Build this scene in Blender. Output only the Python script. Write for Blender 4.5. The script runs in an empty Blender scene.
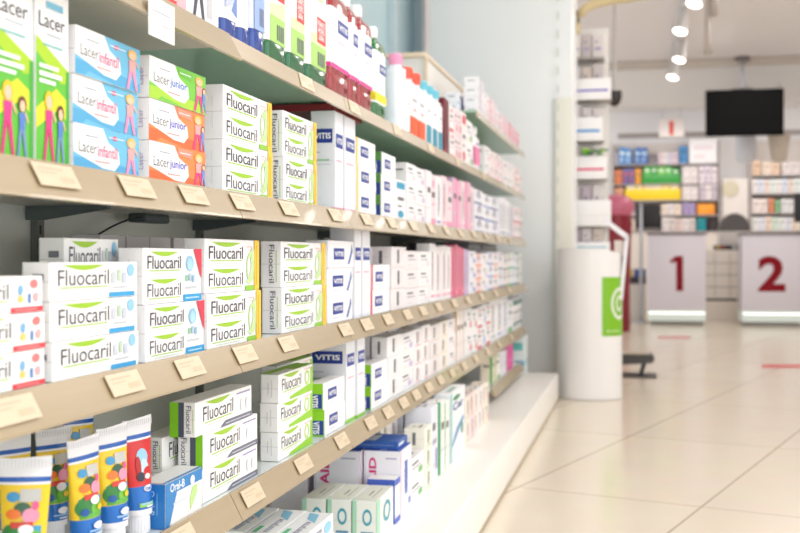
import bpy, bmesh, math, random
from mathutils import Vector, Matrix
random.seed(7)
C = bpy.context.scene
col = C.collection
F = 1111.0; A0 = math.atan(241/F); CA = math.cos(A0); SA = math.sin(A0); H = .8
D = .652; U = D/CA

# ---------- measuring helpers (photograph pixel -> place in the room) ----------
def dep(px, d): return F*(d/CA)/(641-px)
def Yp(px, d=None):
    d = d if d is not None else FD
    return (dep(px, d)-d*SA)/CA
def PY(px, py, Y):
    k = (px-641)*CA/F
    X = k*Y*CA/(1+k*SA)
    dp = Y*CA-X*SA
    return Vector((X, Y, H+(258-py)*dp/F))
def Zt(px, py, d): return H+(258-py)*dep(px, d)/F
FD = D+.016          # front plane of the goods

# ---------- materials ----------
def lin(c): return tuple((v/12.92 if v <= .04045 else ((v+.055)/1.055)**2.4) for v in c)
_m = {}
def mat(rgb, rough=.5, metal=0, spec=.5, emit=0, trans=0, coat=0, alpha=1):
    key = (tuple(rgb), rough, metal, spec, emit, trans, coat, alpha)
    if key in _m: return _m[key]
    m = bpy.data.materials.new('paint'); m.use_nodes = True
    b = m.node_tree.nodes['Principled BSDF']
    c = lin([v/255 for v in rgb])+(1,)
    b.inputs['Base Color'].default_value = c
    b.inputs['Roughness'].default_value = rough
    b.inputs['Metallic'].default_value = metal
    b.inputs['Specular IOR Level'].default_value = spec
    b.inputs['Transmission Weight'].default_value = trans
    b.inputs['Coat Weight'].default_value = coat
    b.inputs['Alpha'].default_value = alpha
    if emit:
        b.inputs['Emission Color'].default_value = c; b.inputs['Emission Strength'].default_value = emit
    _m[key] = m; return m
def noisy(rgb, rgb2, scale=4, rough=.5, metal=0, spec=.5, stretch=(1,1,1), coat=0):
    m = bpy.data.materials.new('surface'); m.use_nodes = True
    nt = m.node_tree; b = nt.nodes['Principled BSDF']
    tc = nt.nodes.new('ShaderNodeTexCoord'); mp = nt.nodes.new('ShaderNodeMapping'); mp.inputs['Scale'].default_value = stretch
    n = nt.nodes.new('ShaderNodeTexNoise'); n.inputs['Scale'].default_value = scale; n.inputs['Detail'].default_value = 5
    mx = nt.nodes.new('ShaderNodeMix'); mx.data_type = 'RGBA'
    mx.inputs['A'].default_value = lin([v/255 for v in rgb])+(1,); mx.inputs['B'].default_value = lin([v/255 for v in rgb2])+(1,)
    nt.links.new(tc.outputs['Object'], mp.inputs['Vector']); nt.links.new(mp.outputs['Vector'], n.inputs['Vector'])
    nt.links.new(n.outputs['Fac'], mx.inputs['Factor']); nt.links.new(mx.outputs['Result'], b.inputs['Base Color'])
    b.inputs['Roughness'].default_value = rough; b.inputs['Metallic'].default_value = metal
    b.inputs['Specular IOR Level'].default_value = spec; b.inputs['Coat Weight'].default_value = coat
    return m
PAPER = dict(rough=.42, spec=.5)
def ink(rgb): return mat(rgb, **PAPER)

# ---------- mesh builder ----------
class MB:
    def __init__(s): s.v = []; s.f = []; s.mi = []; s.mats = []; s.smooth = []
    def m(s, m):
        if m not in s.mats: s.mats.append(m)
        return s.mats.index(m)
    def add(s, vs, fs, m, smooth=False):
        o = len(s.v); s.v += [tuple(v) for v in vs]; i = s.m(m)
        for f in fs: s.f.append(tuple(o+k for k in f)); s.mi.append(i); s.smooth.append(smooth)
    def box(s, a, b, m, bev=0, M=None):
        a = Vector(a); b = Vector(b)
        bm = bmesh.new(); bmesh.ops.create_cube(bm, size=1)
        for v in bm.verts: v.co = Vector((a[i]+(b[i]-a[i])*(v.co[i]+.5) for i in range(3)))
        if bev: bmesh.ops.bevel(bm, geom=bm.edges[:], offset=bev, segments=1 if bev < .002 else 3, profile=.5, affect='EDGES')
        if M: bmesh.ops.transform(bm, matrix=M, verts=bm.verts)
        bm.verts.index_update()
        s.add([v.co for v in bm.verts], [[v.index for v in f.verts] for f in bm.faces], m, bev >= .002); bm.free()
    def prism(s, pts, z0, z1, m, axis='z', smooth=False):
        n = len(pts)
        def P(p, z): return (p[0], p[1], z) if axis == 'z' else ((p[0], z, p[1]) if axis == 'y' else (z, p[0], p[1]))
        vs = [P(p, z0) for p in pts]+[P(p, z1) for p in pts]
        s.add(vs, [(i, (i+1) % n, n+(i+1) % n, n+i) for i in range(n)], m, smooth)
        s.add(vs, [tuple(range(n))[::-1], tuple(range(n, 2*n))], m)
    def lathe(s, prof, m, c=(0, 0, 0), n=28, sx=1, sy=1, M=None):
        vs = []; fs = []
        for r, z in prof:
            for k in range(n):
                a = 2*math.pi*k/n; v = Vector((r*sx*math.cos(a), r*sy*math.sin(a), z))
                if M: v = M @ v
                vs.append(v+Vector(c))
        for j in range(len(prof)-1):
            for k in range(n): fs.append((j*n+k, j*n+(k+1) % n, (j+1)*n+(k+1) % n, (j+1)*n+k))
        s.add(vs, fs, m, True)
        s.add(vs, [tuple(range(n))[::-1], tuple(range((len(prof)-1)*n, len(prof)*n))], m)
    def tube(s, pts, r, m, n=10):
        pts = [Vector(p) for p in pts]; rings = []
        for i, p in enumerate(pts):
            t = (pts[min(i+1, len(pts)-1)]-pts[max(i-1, 0)]).normalized()
            u = t.cross(Vector((0, 0, 1)) if abs(t.z) < .9 else Vector((1, 0, 0))).normalized(); w = t.cross(u)
            rr = r[i] if isinstance(r, (list, tuple)) else r
            rings.append([p+rr*(math.cos(2*math.pi*k/n)*u+math.sin(2*math.pi*k/n)*w) for k in range(n)])
        vs = [v for q in rings for v in q]; fs = []
        for j in range(len(pts)-1):
            for k in range(n): fs.append((j*n+k, j*n+(k+1) % n, (j+1)*n+(k+1) % n, (j+1)*n+k))
        fs += [tuple(range(n))[::-1], tuple(range((len(pts)-1)*n, len(pts)*n))]
        s.add(vs, fs, m, True)
    def mesh(s, name):
        me = bpy.data.meshes.new(name); me.from_pydata(s.v, [], s.f)
        for m in s.mats: me.materials.append(m)
        me.polygons.foreach_set('material_index', s.mi); me.polygons.foreach_set('use_smooth', s.smooth)
        me.update(); return me
def link(name, me, parent=None, loc=None):
    o = bpy.data.objects.new(name, me); col.objects.link(o)
    if parent: o.parent = parent
    if loc is not None: o.location = loc
    return o
def tag(o, label, cat, group=None, kind=None):
    o['label'] = label; o['category'] = cat
    if group: o['group'] = group
    if kind: o['kind'] = kind
    return o
def struct(name, mb, loc=None):
    o = link(name, mb.mesh(name), loc=loc); o['kind'] = 'structure'; return o
def thing(name, label, cat, loc=(0, 0, 0), group=None):
    o = bpy.data.objects.new(name, None); o.empty_display_size = .05; col.objects.link(o); o.location = loc
    return tag(o, label, cat, group)

# ---------- lettering ----------
_t = {}
def glyphs(txt, off=0.0):
    key = (txt, off)
    if key in _t: return _t[key]
    cu = bpy.data.curves.new('t', 'FONT'); cu.body = txt; cu.size = 1; cu.resolution_u = 3; cu.offset = off; cu.space_line = .85
    cu.align_x = 'CENTER' if '\n' in txt else 'LEFT'
    o = bpy.data.objects.new('t', cu); col.objects.link(o)
    me = bpy.data.meshes.new_from_object(o)
    vs = [(v.co.x, v.co.y) for v in me.vertices]; fs = [tuple(p.vertices) for p in me.polygons]
    bpy.data.objects.remove(o); bpy.data.curves.remove(cu); bpy.data.meshes.remove(me)
    x0 = min(v[0] for v in vs); x1 = max(v[0] for v in vs); y0 = min(v[1] for v in vs); y1 = max(v[1] for v in vs)
    vs = [((x-x0)/(x1-x0), (y-y0)/(y1-y0)) for x, y in vs]
    _t[key] = (vs, fs); return _t[key]

# decals: coordinates are fractions of the face, printed in the carton's own mesh
def R(f, x0, y0, x1, y1, c): return (f, 'poly', [(x0, y0), (x1, y0), (x1, y1), (x0, y1)], c)
def P(f, pts, c): return (f, 'poly', pts, c)
def E(f, cx, cy, rx, ry, c, n=18): return (f, 'poly', [(cx+rx*math.cos(2*math.pi*k/n), cy+ry*math.sin(2*math.pi*k/n)) for k in range(n)], c)
def RING(f, cx, cy, rx, ry, w, c, n=20): return (f, 'ring', (cx, cy, rx, ry, w, n), c)
def T(f, txt, x0, y0, x1, y1, c, rot=0, off=0.0): return (f, 'text', (txt, x0, y0, x1, y1, rot, off), c)
def decal(mb, d, place, k):
    f, kind, a, c = d; m = c if not isinstance(c, tuple) else ink(c)
    if kind == 'poly': vs = a; fs = [tuple(range(len(a)))]
    elif kind == 'ring':
        cx, cy, rx, ry, w, n = a; vs = []
        for q in (1, 1-w): vs += [(cx+rx*q*math.cos(2*math.pi*i/n), cy+ry*q*math.sin(2*math.pi*i/n)) for i in range(n)]
        fs = [(i, (i+1) % n, n+(i+1) % n, n+i) for i in range(n)]
    else:
        txt, x0, y0, x1, y1, rot, off = a; vs, fs = glyphs(txt, off)
        if rot == 90: vs = [(1-y, x) for x, y in vs]
        if rot == -90: vs = [(y, 1-x) for x, y in vs]
        vs = [(x0+(x1-x0)*x, y0+(y1-y0)*y) for x, y in vs]
    mb.add([place(f, x, y, .00022+.00009*k) for x, y in vs], fs, m)
# carton: front face at x=0 looking to +x, running w along +y; depth d towards -x; height h
_c = {}
def carton(key, base, decals, w, d, h, sidebase=None):
    key = (key, round(w, 3), round(d, 3), round(h, 3))
    if key in _c: return _c[key]
    mb = MB(); mb.box((-d, 0, 0), (0, w, h), ink(base), bev=.0009)
    def place(f, x, y, e):
        if f == 'F': return (e, x*w, y*h)
        if f == 'S': return (-d+x*d, -e, y*h)
        return (-y*d, x*w, h+e)                 # T, read from the aisle
    # glued flap seam on the end
    ds = [R('S', .04, .5, .96, .5+.0006/h, (190, 188, 190)), R('S', .03, .04, .05, .96, (214, 212, 214))]+list(decals)
    for k, q in enumerate(ds):
        decal(mb, q, place, k)
    me = mb.mesh('carton'); _c[key] = me; return me

DK = (74, 74, 82); LIME = (160, 205, 50); GR = (150, 150, 158); WH = (246, 246, 246)
def swoosh(f, x0, x1, y0, y1, c=LIME):
    n = 8; p = [(x0+(x1-x0)*i/n, y1) for i in range(n+1)]
    q = [(x1-(x1-x0)*i/n, y1-(y1-y0)*math.sin(math.pi*i/n)) for i in range(n+1)]
    return (f, 'poly', p+q[1:-1], c)
def brand(f, y0, y1, x0=.06, x1=.62, c=DK, faint=True):
    h = y1-y0
    o = [swoosh(f, x0+.08*(x1-x0), x1-.05, y0+.74*h, y0+.93*h), T(f, 'Fluocaril', x0, y0+.22*h, x1, y0+.76*h, c, off=0.0),
         R(f, x0+.02, y0+.13*h, x1-.02, y0+.17*h, LIME)]
    if faint: o.append(R(f, x0+.08, y0+.03*h, x1-.1, y0+.06*h, (205, 210, 200)))
    return o
def kid(f, cx, y0, s, sy, top, legs, hair):
    # small printed child: legs, body, arms, face, hair
    return [P(f, [(cx-.5*s, y0), (cx-.3*s, y0), (cx-.02*s, y0+.45*sy), (cx+.3*s, y0), (cx+.5*s, y0), (cx+.25*s, y0+.5*sy), (cx-.25*s, y0+.5*sy)], legs),
            P(f, [(cx-.25*s, y0+.45*sy), (cx+.25*s, y0+.45*sy), (cx+.3*s, y0+.72*sy), (cx-.3*s, y0+.72*sy)], top),
            P(f, [(cx+.25*s, y0+.7*sy), (cx+.6*s, y0+.55*sy), (cx+.6*s, y0+.61*sy), (cx+.28*s, y0+.76*sy)], (236, 190, 160)),
            E(f, cx, y0+.86*sy, .38*s, .13*sy, hair), E(f, cx, y0+.83*sy, .25*s, .095*sy, (240, 200, 170))]

# each design: (base colour, decals)
def d_tallkids():
    q = [P('F', [(0, 0), (1, 0), (1, .5), (0, .64)], (98, 192, 62)), P('F', [(0, .56), (.75, .43), (1, .44), (1, .5), (0, .64)], (172, 210, 40)),
         P('F', [(0, .18), (.7, .3), (1, .22), (1, .34), (.6, .4), (0, .28)], (214, 222, 50)), R('F', .9, 0, 1, .5, (70, 172, 62)),
         T('F', 'Lacer', .08, .69, .86, .765, DK), R('F', .3, .79, .8, .825, (130, 195, 222)), R('F', .3, .655, .75, .665, (190, 200, 205)),
         R('F', .2, .6, .8, .61, (120, 190, 185)), R('F', .08, .485, .66, .505, WH), R('F', .08, .445, .76, .468, WH), R('F', .08, .41, .56, .43, WH)]
    q += kid('F', .36, .02, .34, .36, (232, 60, 140), (226, 50, 130), (250, 200, 30))
    q += kid('F', .7, .02, .26, .3, (90, 130, 210), (120, 150, 200), (110, 60, 40))
    q += [R('S', .2, .1, .8, .5, (98, 192, 62))]
    return WH, q
def d_kids(bg, bg2, word, wc, flash=None, fc=None):
    q = [R('F', 0, 0, 1, 1, bg), P('F', [(0, 0), (.12, 0), (.2, .12), (.62, .0), (1, 0), (1, .2), (.5, .3), (0, .3)], bg2),
         P('F', [(0, 1), (.42, 1), (.5, .72), (.66, .56), (.68, .3), (.6, .12), (.42, .14), (.1, .34), (0, .4)], WH),
         T('F', 'Lacer', .07, .42, .33, .66, DK), T('F', word, .34, .38, .64, .64, wc, off=.02),
         R('F', .16, .77, .34, .79, (120, 130, 150)), R('F', .3, .26, .52, .285, (240, 130, 130))]
    if flash: q += [P('F', [(.48, .8), (.74, .74), (.74, .94), (.48, .98)], flash), R('F', .51, .85, .71, .87, WH)]
    else: q += [E('F', .6, .84, .04, .05, (220, 70, 120)), R('F', .5, .83, .75, .85, WH)]
    q += kid('F', .86, .02, .19, .92, (250, 170, 170), (236, 70, 140) if flash else (240, 150, 190), (250, 190, 90))
    if flash: q += kid('F', .95, .04, .1, .66, (110, 150, 220), (130, 160, 210), (150, 90, 60))
    q += [T('S', 'Lacer', .64, .3, .82, .72, (176, 160, 206), rot=90)]
    return (250, 250, 252), q
def d_duo(yellow=True, side=False, kids=False):
    q = []
    x1 = .68 if not kids else .62
    for y in (.0, .5): q += brand('F', y+.03, y+.47, .06, x1)
    if kids:
        q += [R('F', .66, .0, 1, .13, (46, 160, 220)), R('F', .7, .05, .95, .075, (190, 225, 245)), RING('F', .78, .72, .07, .15, .35, (150, 205, 235)), E('F', .78, .7, .045, .11, (176, 220, 240)),
              P('F', [(.85, 1), (1, 1), (1, .42), (.97, .5)], (228, 60, 84)), R('F', .7, .38, .74, .5, (150, 205, 170)), R('F', .76, .38, .8, .53, (180, 205, 225)), R('F', .82, .36, .86, .5, (150, 195, 225)),
              R('F', .68, .24, .9, .28, (200, 205, 212))]
    else:
        q += [P('F', [(.86, .86), (.9, .8), (.92, .5), (.88, .2), (.8, .12), (.72, .2), (.8, .24), (.84, .5), (.82, .74)], (206, 230, 180)),
              RING('F', .82, .46, .075, .3, .3, (196, 226, 160)), R('F', .72, .0, .895, .1, (150, 205, 70)), R('F', .74, .86, .86, .875, (240, 170, 160)), R('F', .76, .8, .88, .812, (240, 190, 180))]
        if yellow: q += [R('F', .9, 0, 1, 1, (250, 205, 70)), R('F', .93, .1, .955, .9, (232, 170, 40))]
    if side: q += [T('S', 'Fluocaril', .42, .1, .68, .92, DK, rot=-90), R('S', .76, .12, .79, .8, (160, 205, 50))]
    else: q += [R('S', .44, .2, .46, .5, (206, 206, 212)), R('S', .44, .6, .46, .8, (214, 214, 220))]
    return (250, 250, 252), q
def d_single(kind):
    q = brand('F', .22, .98, .08, .64)
    if kind == 'kidsred':
        q += [R('F', .66, .02, 1, .16, (232, 70, 80)), R('F', .7, .08, .94, .1, (250, 190, 190)), E('F', .76, .62, .025, .14, (130, 185, 228)), E('F', .76, .38, .03, .1, (250, 214, 120)),
              E('F', .9, .78, .04, .12, (238, 130, 130)), R('F', .84, .26, .865, .52, (90, 140, 205)), E('F', .92, .42, .025, .13, (244, 180, 184))]
    if kind == 'twox':
        q += [R('F', .64, .02, .96, .15, (60, 165, 222)), E('F', .91, .76, .045, .18, (150, 205, 238)), R('F', .67, .4, .72, .72, (206, 212, 222)), R('F', .74, .46, .78, .78, (190, 215, 190)),
              R('F', .8, .4, .85, .7, (200, 208, 226)), R('F', .68, .26, .86, .31, (200, 205, 212)), R('S', .4, .55, .8, .7, (120, 122, 130)), R('S', .4, .42, .7, .46, (190, 190, 196))]
    if kind == 'whitening':
        q = brand('F', .2, .98, .12, .64)+[P('F', [(.42, .04), (.5, .17), (1, .17), (1, .0), (.42, .0)], (112, 116, 136)), R('F', .5, .06, .96, .09, (206, 206, 216)), R('F', .7, .84, .96, .88, (150, 140, 190)), E('F', .8, .48, .03, .2, (226, 228, 236)), E('F', .9, .48, .03, .2, (226, 228, 236)),
              R('S', .0, .0, .34, 1, (128, 200, 26)), R('S', .34, .0, .56, 1, (76, 82, 100)), T('S', 'Fluocaril', .64, .12, .84, .9, DK, rot=-90), R('S', .9, .12, .92, .8, LIME)]
    if kind == 'whitening2':
        q = d_single('whitening')[1][:-5]+[R('S', .72, .0, 1, 1, (128, 200, 26)), R('S', .5, .0, .72, 1, (76, 82, 100)), T('S', 'Fluocaril', .14, .12, .36, .9, DK, rot=-90)]
    if kind == 'green':
        q += [P('F', [(.3, .0), (1, .0), (1, .9), (.93, .9), (.93, .3), (.62, .2), (.3, .1)], (150, 210, 50)), RING('F', .82, .56, .07, .28, .35, (190, 225, 120)), R('F', .72, .88, .92, .9, (240, 150, 150)),
              R('T', 0, 0, 1, 1, (150, 210, 50)), R('T', .0, .0, .45, .5, (250, 250, 250)), R('T', .55, .55, .95, .62, (210, 235, 170)), R('S', .4, .3, .44, .7, (206, 210, 206)), R('S', .6, .2, .64, .8, (216, 218, 216))]
    return (250, 250, 250), q
VB = (36, 62, 150)
def vlab(f, x0, y0, x1, y1): return [R(f, x0, y0, x1, y1, VB), T(f, 'VITIS', x0+.1*(x1-x0), y0+.28*(y1-y0), x1-.08*(x1-x0), y0+.72*(y1-y0), WH, off=.03)]
def d_vtall(edge):
    q = vlab('F', .16, .64, .92, .78)+[R('F', 0, 0, 1, .035, edge), R('S', 0, 0, 1, .035, edge), R('F', .2, .5, .8, .515, (230, 170, 190)), R('F', .2, .4, .7, .41, (220, 220, 226)), R('F', 0, .03, .06, 1, (236, 238, 244))]
    q += vlab('S', .08, .68, .92, .82)+[R('S', .1, .58, .4, .59, (190, 190, 200)), R('S', .1, .5, .8, .515, (150, 205, 160)), R('S', .1, .46, .85, .468, (210, 214, 220))]
    return (240, 242, 248), q
def d_vsmall(edge, edge2=None, brush=False):
    q = vlab('F', .22, .3, .62, .72)+[R('F', 0, 0, .08, 1, edge), R('F', .22, .16, .5, .19, (200, 204, 214))]
    if brush: q += [P('F', [(.74, .12), (.82, .12), (.96, .62), (.92, .9), (.88, .6)], (110, 130, 190))]
    if edge2: q += [R('S', 0, 0, 1, 1, edge2), R('S', .1, .05, .95, .6, VB), T('S', 'VITIS', .3, .08, .7, .56, WH, rot=-90, off=.03)]
    return (250, 250, 252), q
def d_plain(base, acc, band=None, style=0, txt=DK):
    q = []
    tx = tuple(int(.8*a+.2*b) for a, b in zip(txt, base))
    if style == 0: q = [R('F', .15, .68, .6, .78, tx), R('F', .15, .5, .75, .56, (170, 165, 185)), R('F', .6, .15, .88, .42, acc), R('F', .15, .2, .45, .24, (214, 210, 214))]
    if style == 1: q = [R('F', .0, .0, 1, .14, acc), R('F', .2, .55, .8, .66, tx), R('F', .25, .4, .7, .44, acc), E('F', .5, .82, .2, .08, acc)]
    if style == 2: q = [R('F', .0, .0, .18, 1, acc), R('F', .34, .6, .86, .7, tx), R('F', .34, .3, .7, .34, (205, 205, 212)), R('S', .8, 0, 1, 1, acc)]
    if style == 3: q = [R('F', .36, .2, .5, .86, tx), R('F', .62, .3, .68, .8, acc), R('S', .4, .2, .55, .8, tx), R('F', .15, .08, .85, .12, acc)]
    if style == 4: q = [R('F', .1, .78, .9, .94, acc), R('F', .2, .5, .8, .58, tx), R('F', .2, .34, .6, .38, tx), E('F', .5, .17, .28, .09, acc)]
    if band: q += [R('F', 0, .3, 1, .42, band), R('S', 0, .3, 1, .42, band)]
    if style != 3: q += [R('S', .25, .6, .75, .68, tx)]
    q += [R('T', .2, .3, .7, .4, tx), R('T', .2, .6, .5, .66, acc)]
    return base, q

# ---------- putting cartons on the shelves ----------
SH = {'T': H+.359, 'A': H+.105, 'B': H-.145, 'C': H-.385, 'D': .151}
POS = {1: [''], 2: ['lower of two', 'upper of two'], 3: ['bottom of three', 'middle of three', 'top of three'], 4: ['bottom of four', 'second up of four', 'third up of four', 'top of four'],
       5: ['bottom of five', 'second up of five', 'middle of five', 'fourth up of five', 'top of five']}
def put(name, me, loc, rz, label, cat, group):
    o = link(name, me, loc=loc); o.rotation_euler.z = rz
    return tag(o, label, cat, group)
def stack(row, px0, px1, n, hgt, design, desc, d=.042, fd=None, w=None, name='toothpaste_box', cat='box', group=None, z0=None, jit=.006, y0=None, gap=.0025):
    """a column of n cartons; hgt is the height of the whole column; design is one design or one per level, bottom first"""
    fd = fd or FD
    ya = Yp(px0, fd) if y0 is None else y0; ww = w or Yp(px1, fd)-ya-gap
    z = (z0 if z0 is not None else SH[row])+.0006; h = hgt/n
    for i in range(n):
        key, dd = (design[i] if isinstance(design, list) else design)
        base, q = dd
        ds = desc[i] if isinstance(desc, list) else desc
        me = carton(key, base, q, ww, d, h-.0006)
        r = random.uniform(-jit, jit); sx = random.uniform(-.002, .0025); sy = random.uniform(-.0008, .0008)
        lab = ds if not POS[n][i] else ds+', '+POS[n][i]
        put(name, me, (-fd+sx-abs(r)*ww, ya+sy, z+i*h), r, lab, cat, group)
ONAME = {'T': 'top shelf', 'A': 'second shelf', 'B': 'middle shelf', 'C': 'fourth shelf', 'D': 'floor plinth'}

# ---------- second shelf ----------
ALL = {}
def DS(name, fn, *a, **k):
    ALL[name] = (name, fn(*a, **k)); return ALL[name]
tk = DS('tk', d_tallkids)
stack('A', -8, 35, 1, .231, tk, 'tall green and white carton with two children, cut by the left edge', d=.05, jit=0, name='toothpaste_carton', group='tall green cartons with children')
stack('A', 35.5, 69.5, 1, .231, tk, 'tall green and white carton with two children, beside the blue boxes', d=.05, jit=0, name='toothpaste_carton', group='tall green cartons with children')
kb = DS('kb', d_kids, (112, 190, 226), (84, 170, 216), 'infantil', (236, 110, 150))
ko = DS('ko', d_kids, (250, 140, 80), (240, 110, 60), 'junior', (90, 90, 200), (250, 150, 130))
kg = DS('kg', d_kids, (120, 200, 70), (170, 215, 60), 'junior', (60, 120, 200), (110, 190, 70))
stack('A', 74, 139.5, 3, .177, kb, 'sky blue childrens toothpaste box with printed child', group='blue childrens boxes')
stack('A', 148.5, 205, 3, .177, [ko, ko, kg], ['orange childrens toothpaste box', 'orange childrens toothpaste box', 'green childrens toothpaste box'], group='childrens boxes with two kids')
du = DS('du', d_duo); dus = DS('dus', d_duo, side=True); duk = DS('duk', d_duo, kids=True)
stack('A', 224.5, 273, 2, .181, du, 'double toothpaste pack with yellow edge, blank end, beside orange boxes', d=.034, group='yellow edged packs on the second shelf')
stack('A', 284.5, 317, 2, .179, dus, 'double toothpaste pack with yellow edge and lettered end, second shelf', d=.036, group='yellow edged packs on the second shelf')
vtp = DS('vtp', d_vtall, (226, 60, 160))
for q0, q1, ds in ((334.5, 343.5, 'tall white mouthwash carton with pink foot, nearer of the pair'), (344, 355.5, 'tall white mouthwash carton with pink foot, farther of the pair')):
    stack('A', q0, q1, 1, .224, vtp, ds, d=.055, name='mouthwash_carton', group='tall cartons with pink foot', jit=0)
vsy = DS('vsy', d_vsmall, (250, 215, 90)); vsg = DS('vsg', d_vsmall, (240, 240, 244), edge2=(90, 150, 70)); vsb = DS('vsb', d_vsmall, (240, 240, 246), brush=True)
stack('A', 356.5, 376, 3, .187, vsy, 'small white box with blue label and yellow edge', d=.04, group='boxes with blue square labels')
stack('A', 381, 395.5, 3, .175, vsg, 'small white box with blue label and dark green end', d=.04, group='boxes with blue square labels')
tealb = DS('tealb', d_plain, (244, 244, 246), (40, 160, 200), None, 4)
stack('A', 396, 406.5, 1, .117, tealb, 'white upright carton with teal top band, second shelf', d=.05, name='medicine_carton')
# ---------- middle shelf ----------
kr = DS('kr', d_single, 'kidsred'); tx = DS('tx', d_single, 'twox')
stack('B', -62, 45.5, 3, .125, kr, 'white toothpaste box with red corner stripe and coloured figures, left edge', d=.045, group='red striped boxes')
stack('B', 51, 138, 3, .140, tx, 'white toothpaste box with light blue corner stripe', d=.036, group='light blue striped boxes')
stack('B', 66, 121, 3, .171, tx, 'white toothpaste box half hidden behind the light blue striped boxes', d=.036, fd=FD+.05, group='boxes of the back row')
stack('B', 144.5, 203, 2, .159, duk, 'double toothpaste pack with blue stripe and red wedge', d=.038, group='packs with red wedge')
stack('B', 206.5, 259.5, 2, .176, du, 'double toothpaste pack with yellow edge, blank end, middle shelf', d=.036, group='yellow edged packs on the middle shelf')
stack('B', 282.5, 326, 2, .177, dus, 'double toothpaste pack with yellow edge and lettered end, middle shelf', d=.041, group='yellow edged packs on the middle shelf')
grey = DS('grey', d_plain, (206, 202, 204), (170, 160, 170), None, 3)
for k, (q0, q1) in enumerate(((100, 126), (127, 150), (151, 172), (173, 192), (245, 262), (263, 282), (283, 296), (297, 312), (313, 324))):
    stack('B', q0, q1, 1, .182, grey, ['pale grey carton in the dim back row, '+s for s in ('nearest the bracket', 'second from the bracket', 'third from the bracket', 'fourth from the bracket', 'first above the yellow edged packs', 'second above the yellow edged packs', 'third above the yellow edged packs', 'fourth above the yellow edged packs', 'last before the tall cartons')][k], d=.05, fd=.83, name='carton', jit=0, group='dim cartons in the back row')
stack('B', 327, 353, 3, .184, vsb, 'white box with blue label and printed brush', d=.05, group='boxes with blue square labels')
vtl = DS('vtl', d_vtall, (225, 228, 238))
for q0, q1, ds in ((354, 361.5, 'tall white carton with blue label on the middle shelf, nearer of the pair'), (362, 370.5, 'tall white carton with blue label on the middle shelf, farther of the pair')):
    stack('B', q0, q1, 1, .218, vtl, ds, d=.06, name='mouthwash_carton', jit=0, group='tall cartons with blue label')
vsr = DS('vsr', d_vsmall, (226, 60, 90))
stack('B', 371.5, 390.5, 2, .127, vsr, 'white box with blue label and red edge', d=.045, group='boxes with blue square labels')
lil = DS('lil', d_plain, (238, 234, 240), (190, 170, 200), None, 3, (110, 90, 130))
stack('B', 371.5, 390.5, 3, .176, lil, 'lilac white box behind the red edged boxes', d=.045, fd=FD+.055, group='boxes of the back row')
# ---------- fourth shelf ----------
wt = DS('wt', d_single, 'whitening'); wt2 = DS('wt2', d_single, 'whitening2'); gt = DS('gt', d_single, 'green')
yb = Yp(203, FD)
for i, (dy, dsn) in enumerate(((0, wt), (0, wt2), (-.03, wt))):
    me = carton(dsn[0], dsn[1][0], dsn[1][1], Yp(258, FD)-yb-.004, .042, .0537)
    put('toothpaste_box', me, (-FD, yb+dy, SH['C']+.0006+i*.0543), 0, 'white toothpaste box with grey corner stripe and green end, '+POS[3][i], 'box', 'whitening boxes')
for i, dsn in enumerate((wt, wt)):
    me = carton(dsn[0], dsn[1][0], dsn[1][1], .2, .042, .0537)
    put('toothpaste_box', me, (-FD-.05, yb-.04, SH['C']+.0006+i*.0543), 0, 'green ended toothpaste box behind the grey striped boxes, '+POS[2][i], 'box', 'whitening boxes')
stack('C', 278.5, 313, 3, .165, gt, 'white and lime toothpaste box with lime top', d=.036, group='lime topped boxes')
stack('C', 278.5, 313, 3, .168, gt, 'lime topped toothpaste box in the row behind', d=.036, fd=FD+.042, group='lime topped boxes')
bo = (' bo', (WH, [R('F', 0, .72, 1, 1, (44, 132, 200)), P('F', [(0, .72), (.3, .72), (.1, 0), (0, 0)], (44, 132, 200)), T('F', 'Oral-B', .12, .76, .5, .95, WH, off=.02), E('F', .72, .82, .06, .11, WH), P('F', [(.66, .12), (.76, .3), (.86, .5), (.84, .68), (.72, .66), (.64, .4)], (190, 225, 150)),
                  R('F', .2, .44, .56, .5, (214, 224, 230)), R('F', .2, .3, .5, .34, (220, 228, 232)), R('S', 0, 0, 1, 1, (36, 120, 195)), T('S', 'Oral-B', .36, .3, .62, .86, (190, 220, 245), rot=-90), R('S', .7, .3, .73, .8, (120, 180, 225)), R('T', 0, 0, 1, 1, (240, 244, 246)), R('T', 0, 0, 1, .12, (60, 140, 205))]))
stack('C', 164, 201.5, 1, .064, bo, 'blue and white toothpaste box lying before the grey striped boxes', d=.042, fd=FD-.008)
vgs = DS('vgs', d_vsmall, (250, 250, 252), edge2=(140, 205, 30)); vtg = DS('vtg', d_vtall, (140, 205, 50))
stack('C', 323.5, 345, 2, .114, vgs, 'white box with blue label and lime end, nearer stack', d=.036, group='lime ended boxes')
for q0, q1, ds in ((346, 355.5, 'tall white carton with lime foot and blue label, nearer of the pair'), (356, 364.5, 'tall white carton with lime foot and blue label, farther of the pair')):
    stack('C', q0, q1, 1, .205, vtg, ds, d=.088, name='mouthwash_carton', jit=0, group='tall cartons with lime foot')
stack('C', 370.5, 387, 2, .115, vgs, 'white box with blue label and lime end, farther stack', d=.04, group='lime ended boxes')
stack('C', 370.5, 387, 3, .172, lil, 'lilac white box behind the farther lime ended stack', d=.045, fd=FD+.05, group='boxes of the back row')

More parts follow.
